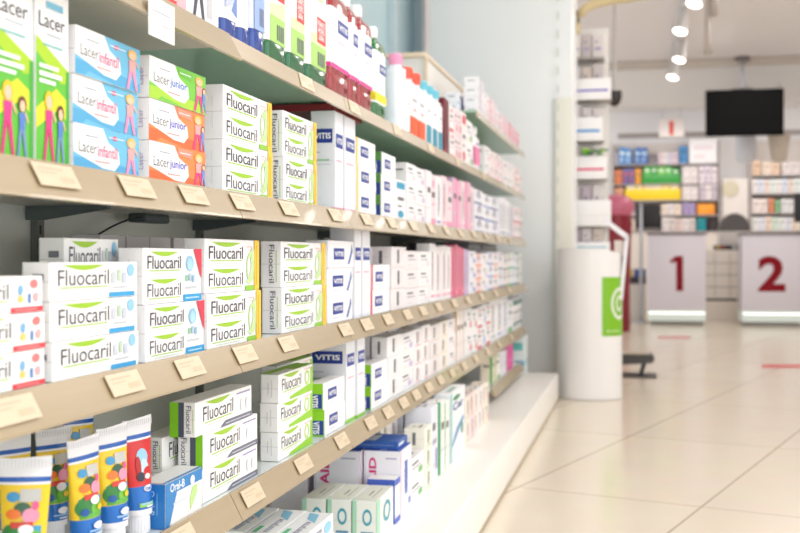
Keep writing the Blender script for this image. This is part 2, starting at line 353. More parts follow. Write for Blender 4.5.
# ---------- the far part of each row ----------
CN = {}
def cname(c):
    for n, v in (('white', (244, 242, 244)), ('pink', (236, 140, 180)), ('lilac', (200, 180, 215)), ('blue', (90, 130, 200)), ('teal', (60, 170, 180)), ('red', (214, 60, 70)), ('green', (110, 180, 90)), ('tan', (214, 180, 140)),
                 ('orange', (240, 140, 70)), ('cream', (240, 230, 210)), ('blush', (244, 210, 220)), ('grey', (170, 170, 176)), ('dark blue', (50, 60, 120)), ('yellow', (240, 215, 90))):
        q = sum((a-b)**2 for a, b in zip(c, v))
        if 'b' not in locals() or q < b[0]: b = (q, n)
    return b[1]
cnt = {}
def ordinal(n): return '%d%s' % (n, 'th' if 10 <= n % 100 <= 20 else {1: 'st', 2: 'nd', 3: 'rd'}.get(n % 10, 'th'))
def far(row, segs, fd=None, z0=None, where=None, key=None):
    for (q0, q1, px_w, n, hgt, bases, accs, styles) in segs:
        m = max(1, round((q1-q0)/px_w)); ya = Yp(q0, fd or FD); yb_ = Yp(q1, fd or FD)
        # even widths along the shelf
        for k in range(m):
            y0 = ya+(yb_-ya)*k/m; w = (yb_-ya)/m-.003
            b = random.choice(bases); a = random.choice(accs); st = random.choice(styles)
            K = key or row; cnt[K] = cnt.get(K, 0)+1
            hh = hgt*random.uniform(.96, 1.03)
            dsn = ('p%s%s%d' % (b, a, st), d_plain(b, a, None, st))
            desc = '%s carton with %s print, %s from near on %s' % (cname(b), cname(a), ordinal(cnt[K]), where or 'far '+ONAME[row])
            stack(row, 0, 0, n, hh, dsn, desc, d=random.choice((.045, .055, .06)), fd=fd, w=w, y0=y0, z0=z0, name='medicine_box' if n > 1 else 'medicine_carton', group='cartons on the '+ONAME[row]+' beyond the toothpaste')
W1 = (246, 244, 246); W2 = (240, 234, 236); W3 = (240, 240, 248); PK = (240, 160, 190); PP = (244, 222, 228); LI = (206, 190, 222); BL = (110, 140, 205); TE = (80, 180, 190); RD = (216, 80, 90); TN = (220, 190, 150); GN = (120, 185, 110); OR = (236, 150, 100); DB = (70, 80, 140)
far('A', [(407, 425, 9, 3, .17, [W1, W2, W3], [LI, PP, TE, GR], [0, 3]), (425, 452, 5, 1, .176, [W1, W2, PP], [BL, LI, PP, PK], [3, 2, 1]),
          (452.5, 474, 4.5, 1, .19, [(238, 178, 200), (238, 168, 194), (232, 186, 208), PP], [PK, LI], [3, 2]), (475, 498, 8, 3, .18, [W1, W3], [BL, DB], [1]),
          (498.5, 513, 4, 1, .19, [W3, (214, 214, 226), W1], [LI, GR, DB], [3, 2]), (513.5, 521.5, 2.6, 2, .17, [W1, W2], [RD, (190, 90, 110)], [1])])
far('A', [(396, 430, 8.5, 3, .172, [W2, W3], [LI, GR], [3])], fd=FD+.06, key='A2', where='second shelf back row')
far('B', [(391.5, 430, 13, 3, .172, [W1, W2], [PP, LI, GR, W2], [0, 0, 3]), (430.5, 451, 5, 1, .188, [W1, W2], [RD, PK, PP], [3]), (451.5, 463.5, 3, 1, .19, [(222, 112, 140), (226, 124, 152), (230, 144, 168)], [RD, PK], [3]),
          (464, 468.5, 2.2, 1, .185, [PP, LI], [LI, PK], [3]), (469, 498, 5.6, 3, .17, [W1, W3, PP], [LI, BL, OR], [0, 1]), (498.5, 521.5, 3.8, 2, .17, [W1, W3, W2], [TE, GN, GR], [2, 1])])
far('C', [(388, 414, 13, 3, .173, [W1, W3], [LI, W2], [3, 0]), (414.5, 430, 7.6, 3, .172, [W1], [RD, (226, 90, 100)], [3, 2]), (430.5, 456, 8.5, 3, .17, [W1, W2, (246, 240, 232)], [PP, TN, GR], [0, 3]),
          (456.5, 467, 3.4, 1, .19, [TN, (230, 200, 160), W1], [OR, TN], [2, 3]), (467.5, 490, 4.5, 2, .18, [W1, W3], [BL, RD, DB], [1, 0]), (490.5, 508, 5.5, 1, .2, [W1, W3], [BL, GR, LI], [0, 3]), (508.5, 522, 3.2, 1, .168, [W1, (60, 150, 130), W3], [GN, (30, 120, 110)], [1, 4])])
far('C', [(388, 456, 9, 3, .17, [W2, W3, (222, 214, 226)], [LI, GR], [3])], fd=FD+.06, key='C2', where='fourth shelf back row')
# dark trays lying on the far goods of the middle shelf
for k, (q0, q1) in enumerate(((469, 481), (482, 497))):
    mb = MB(); mb.box((-.24, 0, 0), (0, Yp(q1)-Yp(q0)-.01, .03), ink((70, 72, 78)), bev=.003)
    mb.box((-.2, .03, .03), (-.04, Yp(q1)-Yp(q0)-.04, .0315), ink((150, 170, 175)))
    tag(link('display_tray', mb.mesh('tray'), loc=(-FD, Yp(q0)+.005, SH['B']+.178)), 'dark grey flat tray lying on lilac cartons of middle shelf, %s' % ('nearer', 'farther')[k], 'tray', 'dark trays')

# ---------- tubes ----------
def tube_thing(x, y, rz, lean, sc, design, label):
    root = thing('toothpaste_tube', label, 'tube', (x, y, SH['C']+.001), 'standing toothpaste tubes')
    root.rotation_euler = (lean[0], lean[1], rz); root.scale = (sc,)*3
    W = .031; z0 = .028; z1 = .156
    def sec(z):
        t = (z-z0)/(z1-z0); return .0215+(W-.0215)*t**.8, .0195*(1-t)**.8+.0012
    wh = mat((240, 240, 244), .28); bl = mat((28, 110, 196), .28); dkb = mat((30, 60, 130), .28)
    top = {'yellow': (244, 206, 40), 'red': (208, 40, 40), 'green': (120, 190, 60)}[design]
    bands = [(z0, .036, wh), (.036, .060 if design != 'red' else .07, bl), (.060 if design != 'red' else .07, .136, mat(top, .28)), (.136, .139, wh), (.139, .145, mat((24, 92, 180), .28)), (.145, z1, wh)]
    mb = MB(); n = 32
    for a, b, m in bands:
        K = 6; vs = []; fs = []
        for j in range(K+1):
            z = a+(b-a)*j/K; rx, ry = sec(z)
            for k in range(n):
                an = 2*math.pi*k/n; vs.append((rx*math.cos(an), ry*math.sin(an), z))
        for j in range(K):
            for k in range(n): fs.append((j*n+k, j*n+(k+1) % n, (j+1)*n+(k+1) % n, (j+1)*n+k))
        mb.add(vs, fs, m, True)
    mb.add([(sec(z0)[0]*math.cos(2*math.pi*k/n), sec(z0)[1]*math.sin(2*math.pi*k/n), z0) for k in range(n)], [tuple(range(n))[::-1]], wh)
    # printed picture on the face that looks to -y
    def place(f, x_, z_, e):
        z = z_; rx, ry = sec(z); X = max(-.97, min(.97, x_/rx))
        s = -1 if f == 'F' else 1
        return (x_, s*(ry*math.sqrt(1-X*X)+e*2.2), z)
    def fine(cx, cz, rx, rz_, c, n_=16):     # ellipse as rings so that it bends with the tube
        vs = [(cx, cz)]; fs = []
        for q in (.33, .66, 1): vs += [(cx+rx*q*math.cos(2*math.pi*i/n_), cz+rz_*q*math.sin(2*math.pi*i/n_)) for i in range(n_)]
        for i in range(n_): fs.append((0, 1+i, 1+(i+1) % n_))
        for r_ in range(2):
            for i in range(n_): a = 1+r_*n_; fs.append((a+i, a+n_+i, a+n_+(i+1) % n_, a+(i+1) % n_))
        return vs, fs, c
    def quad(xa, za, xb, zb, c, N=8):
        vs = []; fs = []
        for i in range(N+1):
            for j in range(N+1): vs.append((xa+(xb-xa)*i/N, za+(zb-za)*j/N))
        for i in range(N):
            for j in range(N): q = i*(N+1)+j; fs.append((q, q+N+1, q+N+2, q+1))
        return vs, fs, c
    if design in ('yellow', 'green'):
        sh = [quad(-.021, .061, .021, .088, (70, 160, 200)), fine(-.013, .076, .012, .014, (50, 130, 60), 20), fine(.010, .072, .014, .011, (110, 185, 60), 20), quad(-.021, .061, .021, .067, (96, 176, 60)),
              quad(-.004, .116, .02, .131, (196, 196, 192)), fine(-.012, .122, .008, .006, (60, 150, 200)), fine(-.001, .108, .010, .008, (40, 90, 60)), fine(-.011, .102, .009, .006, (236, 120, 40)), fine(.009, .1, .010, .009, (236, 150, 180)),
              quad(-.014, .086, .012, .093, (206, 60, 44)), fine(.004, .084, .009, .006, (240, 240, 244)), fine(.014, .112, .004, .005, (226, 90, 150)), fine(-.015, .07, .006, .005, (30, 90, 160)), fine(.012, .073, .006, .004, (244, 206, 40))]
    else:
        sh = [fine(.0, .112, .012, .012, (150, 200, 226)), fine(.002, .095, .009, .014, (190, 220, 235)), fine(.008, .088, .01, .009, (200, 30, 34)), fine(-.01, .1, .005, .014, (180, 24, 28)), fine(.006, .083, .006, .004, (245, 235, 235)), fine(-.008, .084, .007, .007, (40, 40, 60)), quad(-.014, .04, .016, .046, (150, 210, 60))]
    sh += [fine(.004, .0505 if design != 'red' else .066, .0095, .0048, (246, 246, 250)), quad(-.012, .043, .014, .0455, (150, 195, 236)), quad(-.004, .039, .012, .0412, (226, 236, 248))]
    for k, (vs, fs, c) in enumerate(sh): mb.add([place('F', a, b, .0003+.00008*k) for a, b in vs], fs, mat(c, .3))
    zt = .0505 if design != 'red' else .066
    gv, gf = glyphs('Oral-B', .02)
    mb.add([place('F', -.0035+.015*a, zt-.0028+.0058*b, .0014) for a, b in gv], gf, mat((30, 90, 180), .3))
    link('body', mb.mesh('tube_body'), root)
    cr = MB(); zz = z1
    cr.add([(-W, -.0013, zz), (W, -.0013, zz), (W, .0013, zz), (-W, .0013, zz), (-W, -.0006, zz+.012), (-W*.5, -.0006, zz+.0105), (W*.4, -.0006, zz+.0125), (W, -.0006, zz+.014), (W, .0006, zz+.014), (W*.4, .0006, zz+.0125), (-W*.5, .0006, zz+.0105), (-W, .0006, zz+.012)],
           [(0, 1, 7, 6, 5, 4), (3, 11, 10, 9, 8, 2), (0, 4, 11, 3), (1, 2, 8, 7), (4, 5, 10, 11), (5, 6, 9, 10), (6, 7, 8, 9)], wh)
    for i in range(14):
        x_ = -W+.002+i*(2*W-.004)/13; cr.box((x_-.0003, -.0017, zz+.001), (x_+.0003, -.001, zz+.009), mat((205, 208, 214), .4))
    link('crimped_end', cr.mesh('crimp'), root)
    cp = MB(); prof = [(.0165, 0), (.0168, .001), (.0172, .024), (.016, .0275)]
    cp.lathe(prof, mat((244, 244, 248), .3), n=32)
    for k in range(24):
        an = 2*math.pi*k/24; M = Matrix.Rotation(an, 4, 'Z'); cp.box((.0165, -.0005, .003), (.0178, .0005, .023), mat((232, 232, 238), .3), M=M)
    link('cap', cp.mesh('cap'), root)
    return root
def tubeat(px, d, rz, lean, sc, des, lab): tube_thing(-d, Yp(px, d), rz, lean, sc, des, lab)
R_ = math.radians
tubeat(23, .685, R_(22), (0, R_(1)), .94, 'yellow', 'large yellow and blue toothpaste tube at the left edge, frontmost')
tubeat(138, .69, R_(74), (0, R_(-1)), .95, 'red', 'red and blue toothpaste tube beside the blue and white box')
tubeat(113, .69, R_(74), (0, R_(-1)), .95, 'yellow', 'yellow and blue toothpaste tube left of the red one')
tubeat(86, .69, R_(76), (0, R_(-2)), .93, 'yellow', 'yellow and blue toothpaste tube, third from the red one, leaning')
tubeat(52, .775, R_(66), (0, R_(1)), .92, 'yellow', 'yellow toothpaste tube behind the frontmost large tube')
tubeat(76, .83, R_(70), (0, R_(2)), .97, 'yellow', 'toothpaste tube half hidden between the leaning tube and back panel')
tubeat(14, .80, R_(40), (0, R_(-3)), .93, 'yellow', 'toothpaste tube in the back row leaning behind the large tube')
tubeat(14, .89, R_(50), (0, R_(-3)), .97, 'green', 'toothpaste tube rearmost at the left edge with only its crimp showing')

# ---------- bottles on the top shelf ----------
def rrect(w, d, r, n=6):
    p = []
    for cx, cy, a0 in ((w/2-r, d/2-r, 0), (-w/2+r, d/2-r, 90), (-w/2+r, -d/2+r, 180), (w/2-r, -d/2+r, 270)):
        for i in range(n+1):
            a = math.radians(a0+90*i/n); p.append((cx+r*math.cos(a), cy+r*math.sin(a)))
    return p
def loft(mb, secs, m):
    n = len(secs[0][0]); vs = [(x, y, z) for pts, z in secs for x, y in pts]; fs = []
    for j in range(len(secs)-1):
        for k in range(n): fs.append((j*n+k, j*n+(k+1) % n, (j+1)*n+(k+1) % n, (j+1)*n+k))
    mb.add(vs, fs, m, True); mb.add(vs, [tuple(range(n))[::-1], tuple(range((len(secs)-1)*n, len(secs)*n))], m)
def bottle(px, wid, dep_, hgt, body, cap, lab0, lab1, labcol, decs, label, caprad=.016, caph=.03, name='mouthwash_bottle', group='bottles on the top shelf', ribs=False, d=None, roundness=.6, clear=True):
    d = d or FD+dep_/2+.004
    y = Yp(px, FD+.008) if roundness < .9 else Yp(px, d)-wid/2
    root = thing(name, label, 'bottle', (-d, y+wid/2, SH['T']+.001), group)
    bm_ = mat(body, .12, coat=.5, trans=.15 if clear else 0)
    mb = MB(); hb = hgt-caph; r = min(dep_, wid)/2*roundness
    sc = []
    for w_, z in ((.9, 0), (1, .006), (1, .2*hb), (.97, .22*hb), (1, .24*hb), (1, hb*.88), (.97, hb*.915), (.86, hb*.95), (.7, hb*.968), (.42, hb*.975), (.36, hb)):
        w2, d2 = wid*w_, max(dep_*w_, 2.2*caprad*.9 if w_ < .5 else 0); w2 = max(w2, d2) if w_ < .5 else w2
        if w_ < .5: w2 = d2 = 2*caprad*.92
        rr = min(r*w_ if w_ >= .5 else d2/2*.99, min(w2, d2)/2*.99); sc.append((rrect(d2, w2, rr), z))
    loft(mb, sc, bm_); link('body', mb.mesh('bottle_body'), root)
    lb = MB(); e = .0012; lm = mat(labcol, .4)
    loft(lb, [(rrect(dep_+2*e, wid+2*e, r+e), lab0*hb), (rrect(dep_+2*e, wid+2*e, r+e), lab1*hb)], lm)
    hw = wid-2*r*.5
    def place(f, x, z, ee):
        if f == 'F': return (dep_/2+e+ee, -wid/2+x*wid, (lab0+(lab1-lab0)*z)*hb)
        return (-dep_/2+x*dep_, -wid/2-e-ee, (lab0+(lab1-lab0)*z)*hb)
    for k, q in enumerate(decs): decal(lb, q, place, k)
    link('label', lb.mesh('bottle_label'), root)
    cm = MB(); prof = [(caprad, hb), (caprad*1.03, hb+.002), (caprad*1.0, hgt-.003), (caprad*.9, hgt)]
    cm.lathe(prof, mat(cap, .35), n=28)
    for k in range(20):
        M = Matrix.Rotation(2*math.pi*k/20, 4, 'Z'); cm.box((caprad*.98, -.0006, hb+.003), (caprad*1.05, .0006, hgt-.006), mat(cap, .35), M=M)
    link('cap', cm.mesh('bottle_cap'), root)
    return root
def dlab(promo_y):
    r0 = .2
    return [R('F', .1, .0, .9, .3, (170, 215, 110)), P('F', [(.1, .3), (.9, .3), (.9, .5), (.1, .42)], (214, 236, 180)), R('F', .42, promo_y, .88, promo_y+.34, (222, 50, 56)), T('F', 'FORMATO\nAHORRO\n2x500ml', .46, promo_y+.05, .84, promo_y+.3, WH, off=.02),
            R('F', .45, .04, .52, .22, (90, 100, 100)), R('F', .55, .04, .6, .22, (90, 100, 100)), R('F', .63, .04, .72, .22, (110, 120, 120)), R('F', .75, .04, .82, .22, (90, 100, 100)), E('F', .6, .92, .14, .03, (190, 225, 160))]
def dlabb():
    return [R('F', .1, .0, .9, .5, (150, 176, 226)), P('F', [(.1, .5), (.9, .5), (.9, .66), (.1, .78)], (196, 210, 240)), R('F', .48, .56, .88, .9, (222, 50, 56)), T('F', 'FORMATO\nAHORRO\n2x500ml', .5, .6, .86, .86, WH, off=.02), R('F', .5, .06, .56, .26, (110, 120, 150)), R('F', .6, .06, .66, .26, (110, 120, 150)), R('F', .7, .06, .82, .26, (120, 130, 160))]
def W_(q0, q1, dd): return Yp(q1, dd)-Yp(q0, dd)
def bot2(q0, q1, *a, dep_=.05, **k):
    dd = FD+.008
    return bottle(q0, W_(q0, q1, dd)-.006, dep_, *a, **k)
BLU = (20, 70, 165); GRN = (0, 110, 58); REDB = (172, 50, 58)
# blue and green economy packs: pairs of bottles under one printed sleeve
bot2(221, 236.5, .25, BLU, WH, .17, .95, (236, 240, 250), [P('F', [(.1, .1), (.9, .2), (.9, .5), (.1, .8)], (190, 200, 236)), P('F', [(.5, .1), (.9, .05), (.9, .3)], (110, 140, 200))], 'blue bottle in a white and blue sleeve, leftmost of the bottles')
bot2(238, 248.5, .25, BLU, WH, .17, .95, WH, [R('F', .1, .3, .9, .6, (214, 222, 244))], 'blue bottle with plain white sleeve')
bot2(250.5, 264, .25, BLU, WH, .22, .95, (214, 222, 244), dlabb(), 'blue bottle with red offer square on its sleeve')
bot2(265.5, 285, .25, GRN, WH, .2, .95, (246, 250, 244), dlab(.5), 'green bottle with red offer square, nearest of the green ones')
bot2(287, 304.5, .25, GRN, WH, .2, .95, (246, 250, 244), dlab(.42), 'green bottle with red offer square, middle of the green ones')
bot2(306.5, 326, .245, GRN, WH, .2, .95, (246, 250, 244), dlab(.34), 'green bottle with red offer square, last before the red ones')
def vbl(c): return [R('F', 0, .0, 1, .07, c), R('S', 0, .0, 1, .07, c)]+vlab('F', .36, .62, .95, .84)+[R('F', .3, .46, .8, .475, (236, 170, 190)), R('F', .3, .4, .7, .41, (226, 190, 205)), R('F', .3, .3, .8, .31, (226, 200, 210))]
for q0, q1, s in ((329, 347.5, 'nearest of three'), (348.5, 357, 'middle of three'), (358, 371, 'farthest of three')):
    bot2(q0, q1, .276 if s[0] == 'n' else .272, REDB, WH, .27, .82, (244, 240, 246), vbl((232, 60, 150)), 'dark red mouthwash bottle with white label, '+s, dep_=.055, roundness=.5)
bot2(373, 385, .25, (0, 120, 50), WH, .2, .82, (244, 246, 246), [R('F', 0, .04, 1, .2, (240, 225, 30)), R('S', 0, .04, 1, .2, (240, 225, 30))]+vlab('F', .4, .6, .95, .78), 'green mouthwash bottle with yellow band beside the pink cap', dep_=.05)
bottle(395.5, .055, .055, .234, (236, 238, 246), (240, 160, 196), .05, .1, (236, 238, 246), [], 'white bottle with pink cap', caprad=.02, caph=.032, roundness=.95, clear=False)
bottle(405, .062, .05, .20, (242, 242, 246), (236, 236, 240), .08, .86, (246, 246, 248), [R('F', .2, .6, .8, .64, (190, 190, 200)), R('F', .3, .4, .7, .43, (200, 200, 206))], 'white bottle between pink cap and orange caps', clear=False)
for q, s in ((409.3, 'nearer'), (417, 'farther')):
    bottle(q, .11, .055, .218, (244, 242, 244), (240, 96, 72), .06, .86, (246, 244, 246), [R('F', .0, .0, 1, .38, (240, 92, 40)), R('S', .0, .0, 1, .38, (240, 92, 40)), R('F', .2, .7, .8, .76, (180, 180, 190)), R('F', .3, .5, .7, .56, (240, 180, 190)), R('S', .2, .7, .8, .74, (190, 190, 200))], 'white bottle with orange cap and orange base, '+s, caprad=.022, caph=.036, clear=False)
for q, s in ((424.6, 'nearest'), (430.8, 'middle'), (436.4, 'farthest')):
    bottle(q, .1, .055, .213, (244, 244, 248), (110, 196, 216), .06, .86, (246, 246, 248), [R('F', .1, .0, .9, .4, (50, 150, 176)), R('S', .3, .0, .9, .4, (50, 150, 176)), R('F', .2, .7, .8, .74, (180, 180, 190))], 'white bottle with light blue cap, '+s+' of three', caprad=.022, caph=.03, clear=False)
mr = DS('mr', d_plain, (112, 14, 34), (170, 70, 90), None, 3)
stack('T', 444.5, 449, 1, .2, mr, 'dark red narrow carton on the top shelf', name='cosmetics_carton', d=.045, jit=0)
far('T', [(450, 461, 3.7, 2, .19, [W1, PP, (250, 226, 230)], [PK, RD, (236, 120, 130)], [1, 0, 4]), (461.5, 466, 4.6, 1, .2, [(246, 236, 236)], [RD], [4]), (466.5, 473, 6.4, 2, .19, [W1], [GN], [0])])
bottle(474, .13, .05, .19, (244, 236, 240), (244, 244, 246), .1, .86, (246, 240, 244), [R('F', 0, .1, 1, .72, (240, 130, 180)), R('S', 0, .1, 1, .72, (240, 130, 180)), R('F', .2, .8, .8, .88, (120, 130, 190))], 'white bottle with pink label and white cap far along the top shelf', name='lotion_bottle', caprad=.022, caph=.03, clear=False)
far('T', [(485, 521, 4.2, 2, .135, [W1, W2, PP, (248, 236, 232)], [PK, PP, RD, TN], [0, 1, 3])])
# children's cartons at the near end of the top shelf (only their feet show)
kt = ('kt', (WH, [R('F', 0, 0, 1, .05, (226, 50, 60)), R('F', .0, .05, .2, 1, (240, 180, 190)), R('F', .7, .1, .84, .26, (200, 200, 206))]+kid('F', .5, .035, .3, .5, (90, 100, 130), (60, 66, 86), (120, 80, 60))))
kt2 = ('kt2', (WH, [R('F', 0, 0, 1, .09, (226, 50, 60)), R('F', .3, .1, .8, .3, (222, 70, 80))]))
stack('T', 130, 177, 1, .2, kt2, 'white and red carton above the hanging tag, cut by the top edge', name='toothpaste_carton', jit=0)
stack('T', 178, 220, 1, .2, kt, 'white carton with red foot and a printed figure beside blue bottles', name='toothpaste_carton', jit=0)

# upper shelf of the last bay
YU = Yp(476, D); YE = Yp(523.5, D); ZU = H+.598
SH['U'] = ZU; ONAME['U'] = 'upper shelf'
far('U', [(478, 483, 5, 4, .165, [W1, PP], [LI, (190, 170, 210)], [4, 1]), (483.5, 497, 4.5, 3, .13, [PP, W2, W1], [PK, LI, PP], [1, 4, 0]), (497.5, 507, 4, 2, .11, [PP, W2], [PK], [4, 1]), (507.5, 519, 3.8, 2, .1, [(244, 206, 216), PP], [PK, RD], [1, 4])])
far('U', [(458, 481, 6, 2, .09, [(214, 218, 232), W3], [BL, LI], [1, 4])], fd=.74, key='U2', where='inner upper shelf')

# flat dark red box lying on the tall cartons of the second shelf
mb = MB(); mb.box((-.2, 0, 0), (.0, .26, .016), ink((130, 30, 38)), bev=.0012)
for k in range(2):
    mb.add([(.0006, .05+.12*k, .016), (.0006, .09+.12*k, .016), (.0006, .07+.12*k, -.0)], [(0, 2, 1)], ink((190, 30, 44)))
tag(link('flat_box', mb.mesh('flat'), loc=(-FD-.004, Yp(334.8)+.002, SH['A']+.2252)), 'flat dark red box lying on the tall pink footed cartons', 'box')

# ---------- plinth goods ----------
DD = .586; zD = SH['D']
def dbox(q0, w, d, h, n, dsn, desc, fd=DD, rz=0, y0=None, name='medicine_box', group=None, z0=None):
    stack('D', q0, q0, n, h, dsn, desc, fd=fd, w=w, d=d, y0=y0, name=name, group=group, jit=0, z0=z0)
dl = ('dl', ((244, 248, 250), [T('T', 'interprox', .08, .25, .6, .6, (90, 90, 140)), P('T', [(.55, .2), (.7, .62), (.96, .8), (.9, .4)], (130, 195, 225)), R('T', .06, .7, .3, .86, (90, 190, 140)), R('F', 0, .1, 1, .3, (220, 232, 240)), T('F', 'interprox', .1, .4, .6, .8, (90, 90, 140)), E('F', .8, .5, .12, .3, (150, 210, 235)),
              R('S', .2, .3, .8, .6, (70, 80, 150)), R('S', .2, .15, .6, .22, (90, 190, 140))]))
yl = Yp(338, DD)-.21
for j, fdx in enumerate((.592, .652, .712)):
    dbox(0, .2, .056, .146, 4, dl, 'long white interdental box with blue and green print, %s column' % ('aisle side', 'second', 'innermost')[j], fd=fdx, y0=yl+.01*j, group='long flat boxes in the bottom corner')
dg = ('dg', ((238, 242, 234), [R('S', .0, .0, .18, 1, (170, 220, 190)), RING('S', .62, .6, .2, .2, .35, (60, 160, 180)), R('S', .36, .2, .88, .26, (90, 150, 180)), R('S', .36, .1, .8, .14, (160, 190, 200)), R('T', .06, .1, .94, .9, (232, 236, 220)), R('T', .2, .3, .8, .33, (110, 120, 110)), R('T', .3, .5, .6, .56, (110, 120, 110)),
              R('F', 0, 0, .2, 1, (170, 220, 190)), RING('F', .6, .55, .2, .26, .35, (60, 160, 180))]))
yg = Yp(377, DD)
for j, fdx in enumerate((.588, .648, .708)):
    dbox(0, .178, .056, .096, 1, dg, 'pale green white box with teal ring, %s' % ('nearest the aisle', 'in the middle', 'innermost')[j], fd=fdx, y0=yg, group='pale green boxes')
ad = ('ad', ((240, 240, 248), [T('S', '-AID', .14, .42, .34, .9, (214, 40, 120), rot=90, off=.03), R('S', .6, .88, .9, .9, (170, 170, 200)), R('T', .0, .0, 1, 1, (70, 100, 190)), R('T', .1, .4, .9, .6, (236, 240, 250)), R('F', .0, .0, .16, 1, (236, 220, 236)), R('F', .4, .3, .6, .8, (90, 110, 200)), R('F', .7, .1, .9, .2, (120, 140, 210)), T('F', 'KIN', .36, .4, .62, .8, (80, 100, 190), rot=90)]))
ba = ('ba', (WH, [R('S', 0, .86, 1, 1, (70, 100, 200)), R('S', .84, 0, 1, 1, (70, 100, 200)), P('S', [(0, 0), (.3, 0), (.84, .8), (.84, .9)], (246, 246, 250)), R('S', .12, .5, .6, .56, (240, 120, 130)), R('S', .2, .38, .7, .44, (240, 130, 140)), R('S', .12, .26, .5, .32, (240, 120, 130)), R('S', 0, .1, .14, .4, (60, 160, 140)), R('F', 0, .86, 1, 1, (70, 100, 200)), R('F', 0, 0, 1, .12, (70, 100, 200))]))
ya_ = Yp(395, DD)
dbox(0, .055, .07, .108, 1, ba, 'small white box with blue edges and red lines before the tall gum care boxes', fd=DD, y0=ya_-.002)
ya_ += .058
dbox(0, .14, .093, .167, 1, ad, 'tall white carton with pink letters and blue top, nearer the aisle', y0=ya_, fd=DD, name='medicine_carton', group='cartons with pink letters')
dbox(0, .14, .12, .167, 1, ad, 'tall white carton with pink letters and blue top, inner', y0=ya_-.02, fd=DD+.1, name='medicine_carton', group='cartons with pink letters')
dbox(0, .14, .10, .167, 1, ad, 'tall white carton with pink letters and blue top, innermost', y0=ya_-.02, fd=DD+.235, name='medicine_carton', group='cartons with pink letters')
bt = ('bt', ((40, 90, 170), [R('T', .1, .3, .8, .5, (220, 230, 245)), R('F', .1, .3, .6, .7, (220, 230, 245))]))
dbox(0, .12, .2, .02, 1, bt, 'flat blue box lying on the cartons with pink letters', fd=DD+.01, y0=ya_+.015, z0=zD+.1682, name='flat_box')
bb = ('bb', ((50, 70, 150), [R('S', 0, 0, 1, .5, (236, 226, 230)), T('S', 'BEXIDENT', .1, .56, .7, .8, (170, 50, 60)), R('S', 0, .5, .2, 1, (40, 70, 170)), R('T', .1, .2, .9, .5, (70, 100, 190)), R('S', .3, .15, .9, .3, (200, 120, 130))]))
dbox(0, .3, .17, .135, 2, bb, 'dark blue and red lettered box in the dim inner row', fd=.80, y0=yl+.02, group='dark blue boxes in the inner row')
far('D', [(410, 424, 14, 2, .12, [(246, 244, 232), W1], [GN, BL], [0]), (424.5, 431.5, 7, 3, .18, [(246, 244, 232)], [TN, GN], [3, 0]), ], fd=DD)
lw = DS('lw', d_plain, (232, 234, 244), (140, 150, 190), None, 0)
yw = Yp(432, DD)
for j, fdx in enumerate((DD, DD+.088, DD+.176, DD+.264)):
    dbox(0, .1, .08, .218, 1, lw, 'large pale carton with grey heading, %s' % ('at the aisle', 'second inward', 'third inward', 'fourth inward')[j], fd=fdx, y0=yw, name='medicine_carton', group='large pale cartons')
far('D', [(440, 449.5, 4.8, 1, .215, [W1, (240, 248, 240)], [GN, (90, 180, 120)], [2])], fd=DD)
ce = ('ce', ((240, 244, 248), [T('F', 'Cer', .16, .72, .86, .84, (30, 70, 150), off=.03), E('F', .4, .9, .24, .035, (40, 140, 90)), P('F', [(.1, .2), (.5, .36), (.9, .5), (.9, .56), (.4, .44), (.1, .26)], (90, 150, 200)), R('F', .0, .0, .1, 1, (140, 205, 198)), R('F', .7, .3, .84, .46, (60, 150, 110)), R('S', .3, .2, .6, .9, (150, 205, 180)), R('T', .2, .2, .7, .5, (150, 190, 180))]))
dbox(0, Yp(465, DD)-Yp(450.5, DD)-.003, .056, .219, 1, ce, 'tall pale carton with blue word and green leaf', y0=Yp(450.5, DD), name='medicine_carton')
far('D', [(429, 441, 6, 2, .2, [(238, 244, 240)], [GN, TE], [0])], fd=DD+.07, key='D2', where='plinth back row')
far('D', [(465.5, 489, 3.7, 2, .16, [W1, (250, 240, 226), PP, (246, 236, 220)], [OR, PK, TN], [0, 3, 1])], fd=DD+.01)
far('D', [(381, 398, 7.4, 3, .2, [(240, 238, 226), W2], [GR, TN], [3])], fd=DD+.095, key='D3', where='plinth inner row')
# low shelf goods in the last bay
YL = Yp(491, D); ZL = H-.578
SH['L'] = ZL; ONAME['L'] = 'short lowest shelf'
far('L', [(492, 500, 2.7, 1, .13, [W1, (250, 236, 214)], [GN, OR, (60, 160, 80)], [2, 1]), (500.2, 506.5, 3.1, 1, .12, [W1, W3], [LI, BL], [3])])
pn = ('pn', ((226, 80, 160), [R('F', .2, .3, .8, .34, (240, 150, 200)), R('S', .2, .5, .8, .56, (240, 150, 200))]))
stack('L', 507, 513, 1, .15, pn, 'vivid pink upright carton near the far end of the plinth', fd=FD, d=.09, name='cosmetics_carton', jit=0)
tl = ('tl', ((234, 244, 244), [R('S', .2, .6, .8, .8, (110, 200, 190)), R('S', .3, .2, .9, .34, (70, 150, 190)), R('F', .2, .2, .8, .4, (70, 180, 180))]))
dbox(0, .1, .09, .218, 1, tl, 'white carton with teal print at the far end of the plinth', fd=.63, y0=YE-.105, name='cosmetics_carton')
# teal bag-shaped pack on the far end of the middle shelf goods
mb = MB(); mb.lathe([(.01, 0), (.03, .002), (.038, .018), (.036, .03), (.022, .038), (.004, .04)], mat((24, 140, 128), .4), sx=.8, sy=1.6)
tag(link('cloth_pouch', mb.mesh('pouch'), loc=(-FD-.035, Yp(514), SH['C']+.178)), 'small teal pouch lying on the far goods of fourth shelf', 'pouch')

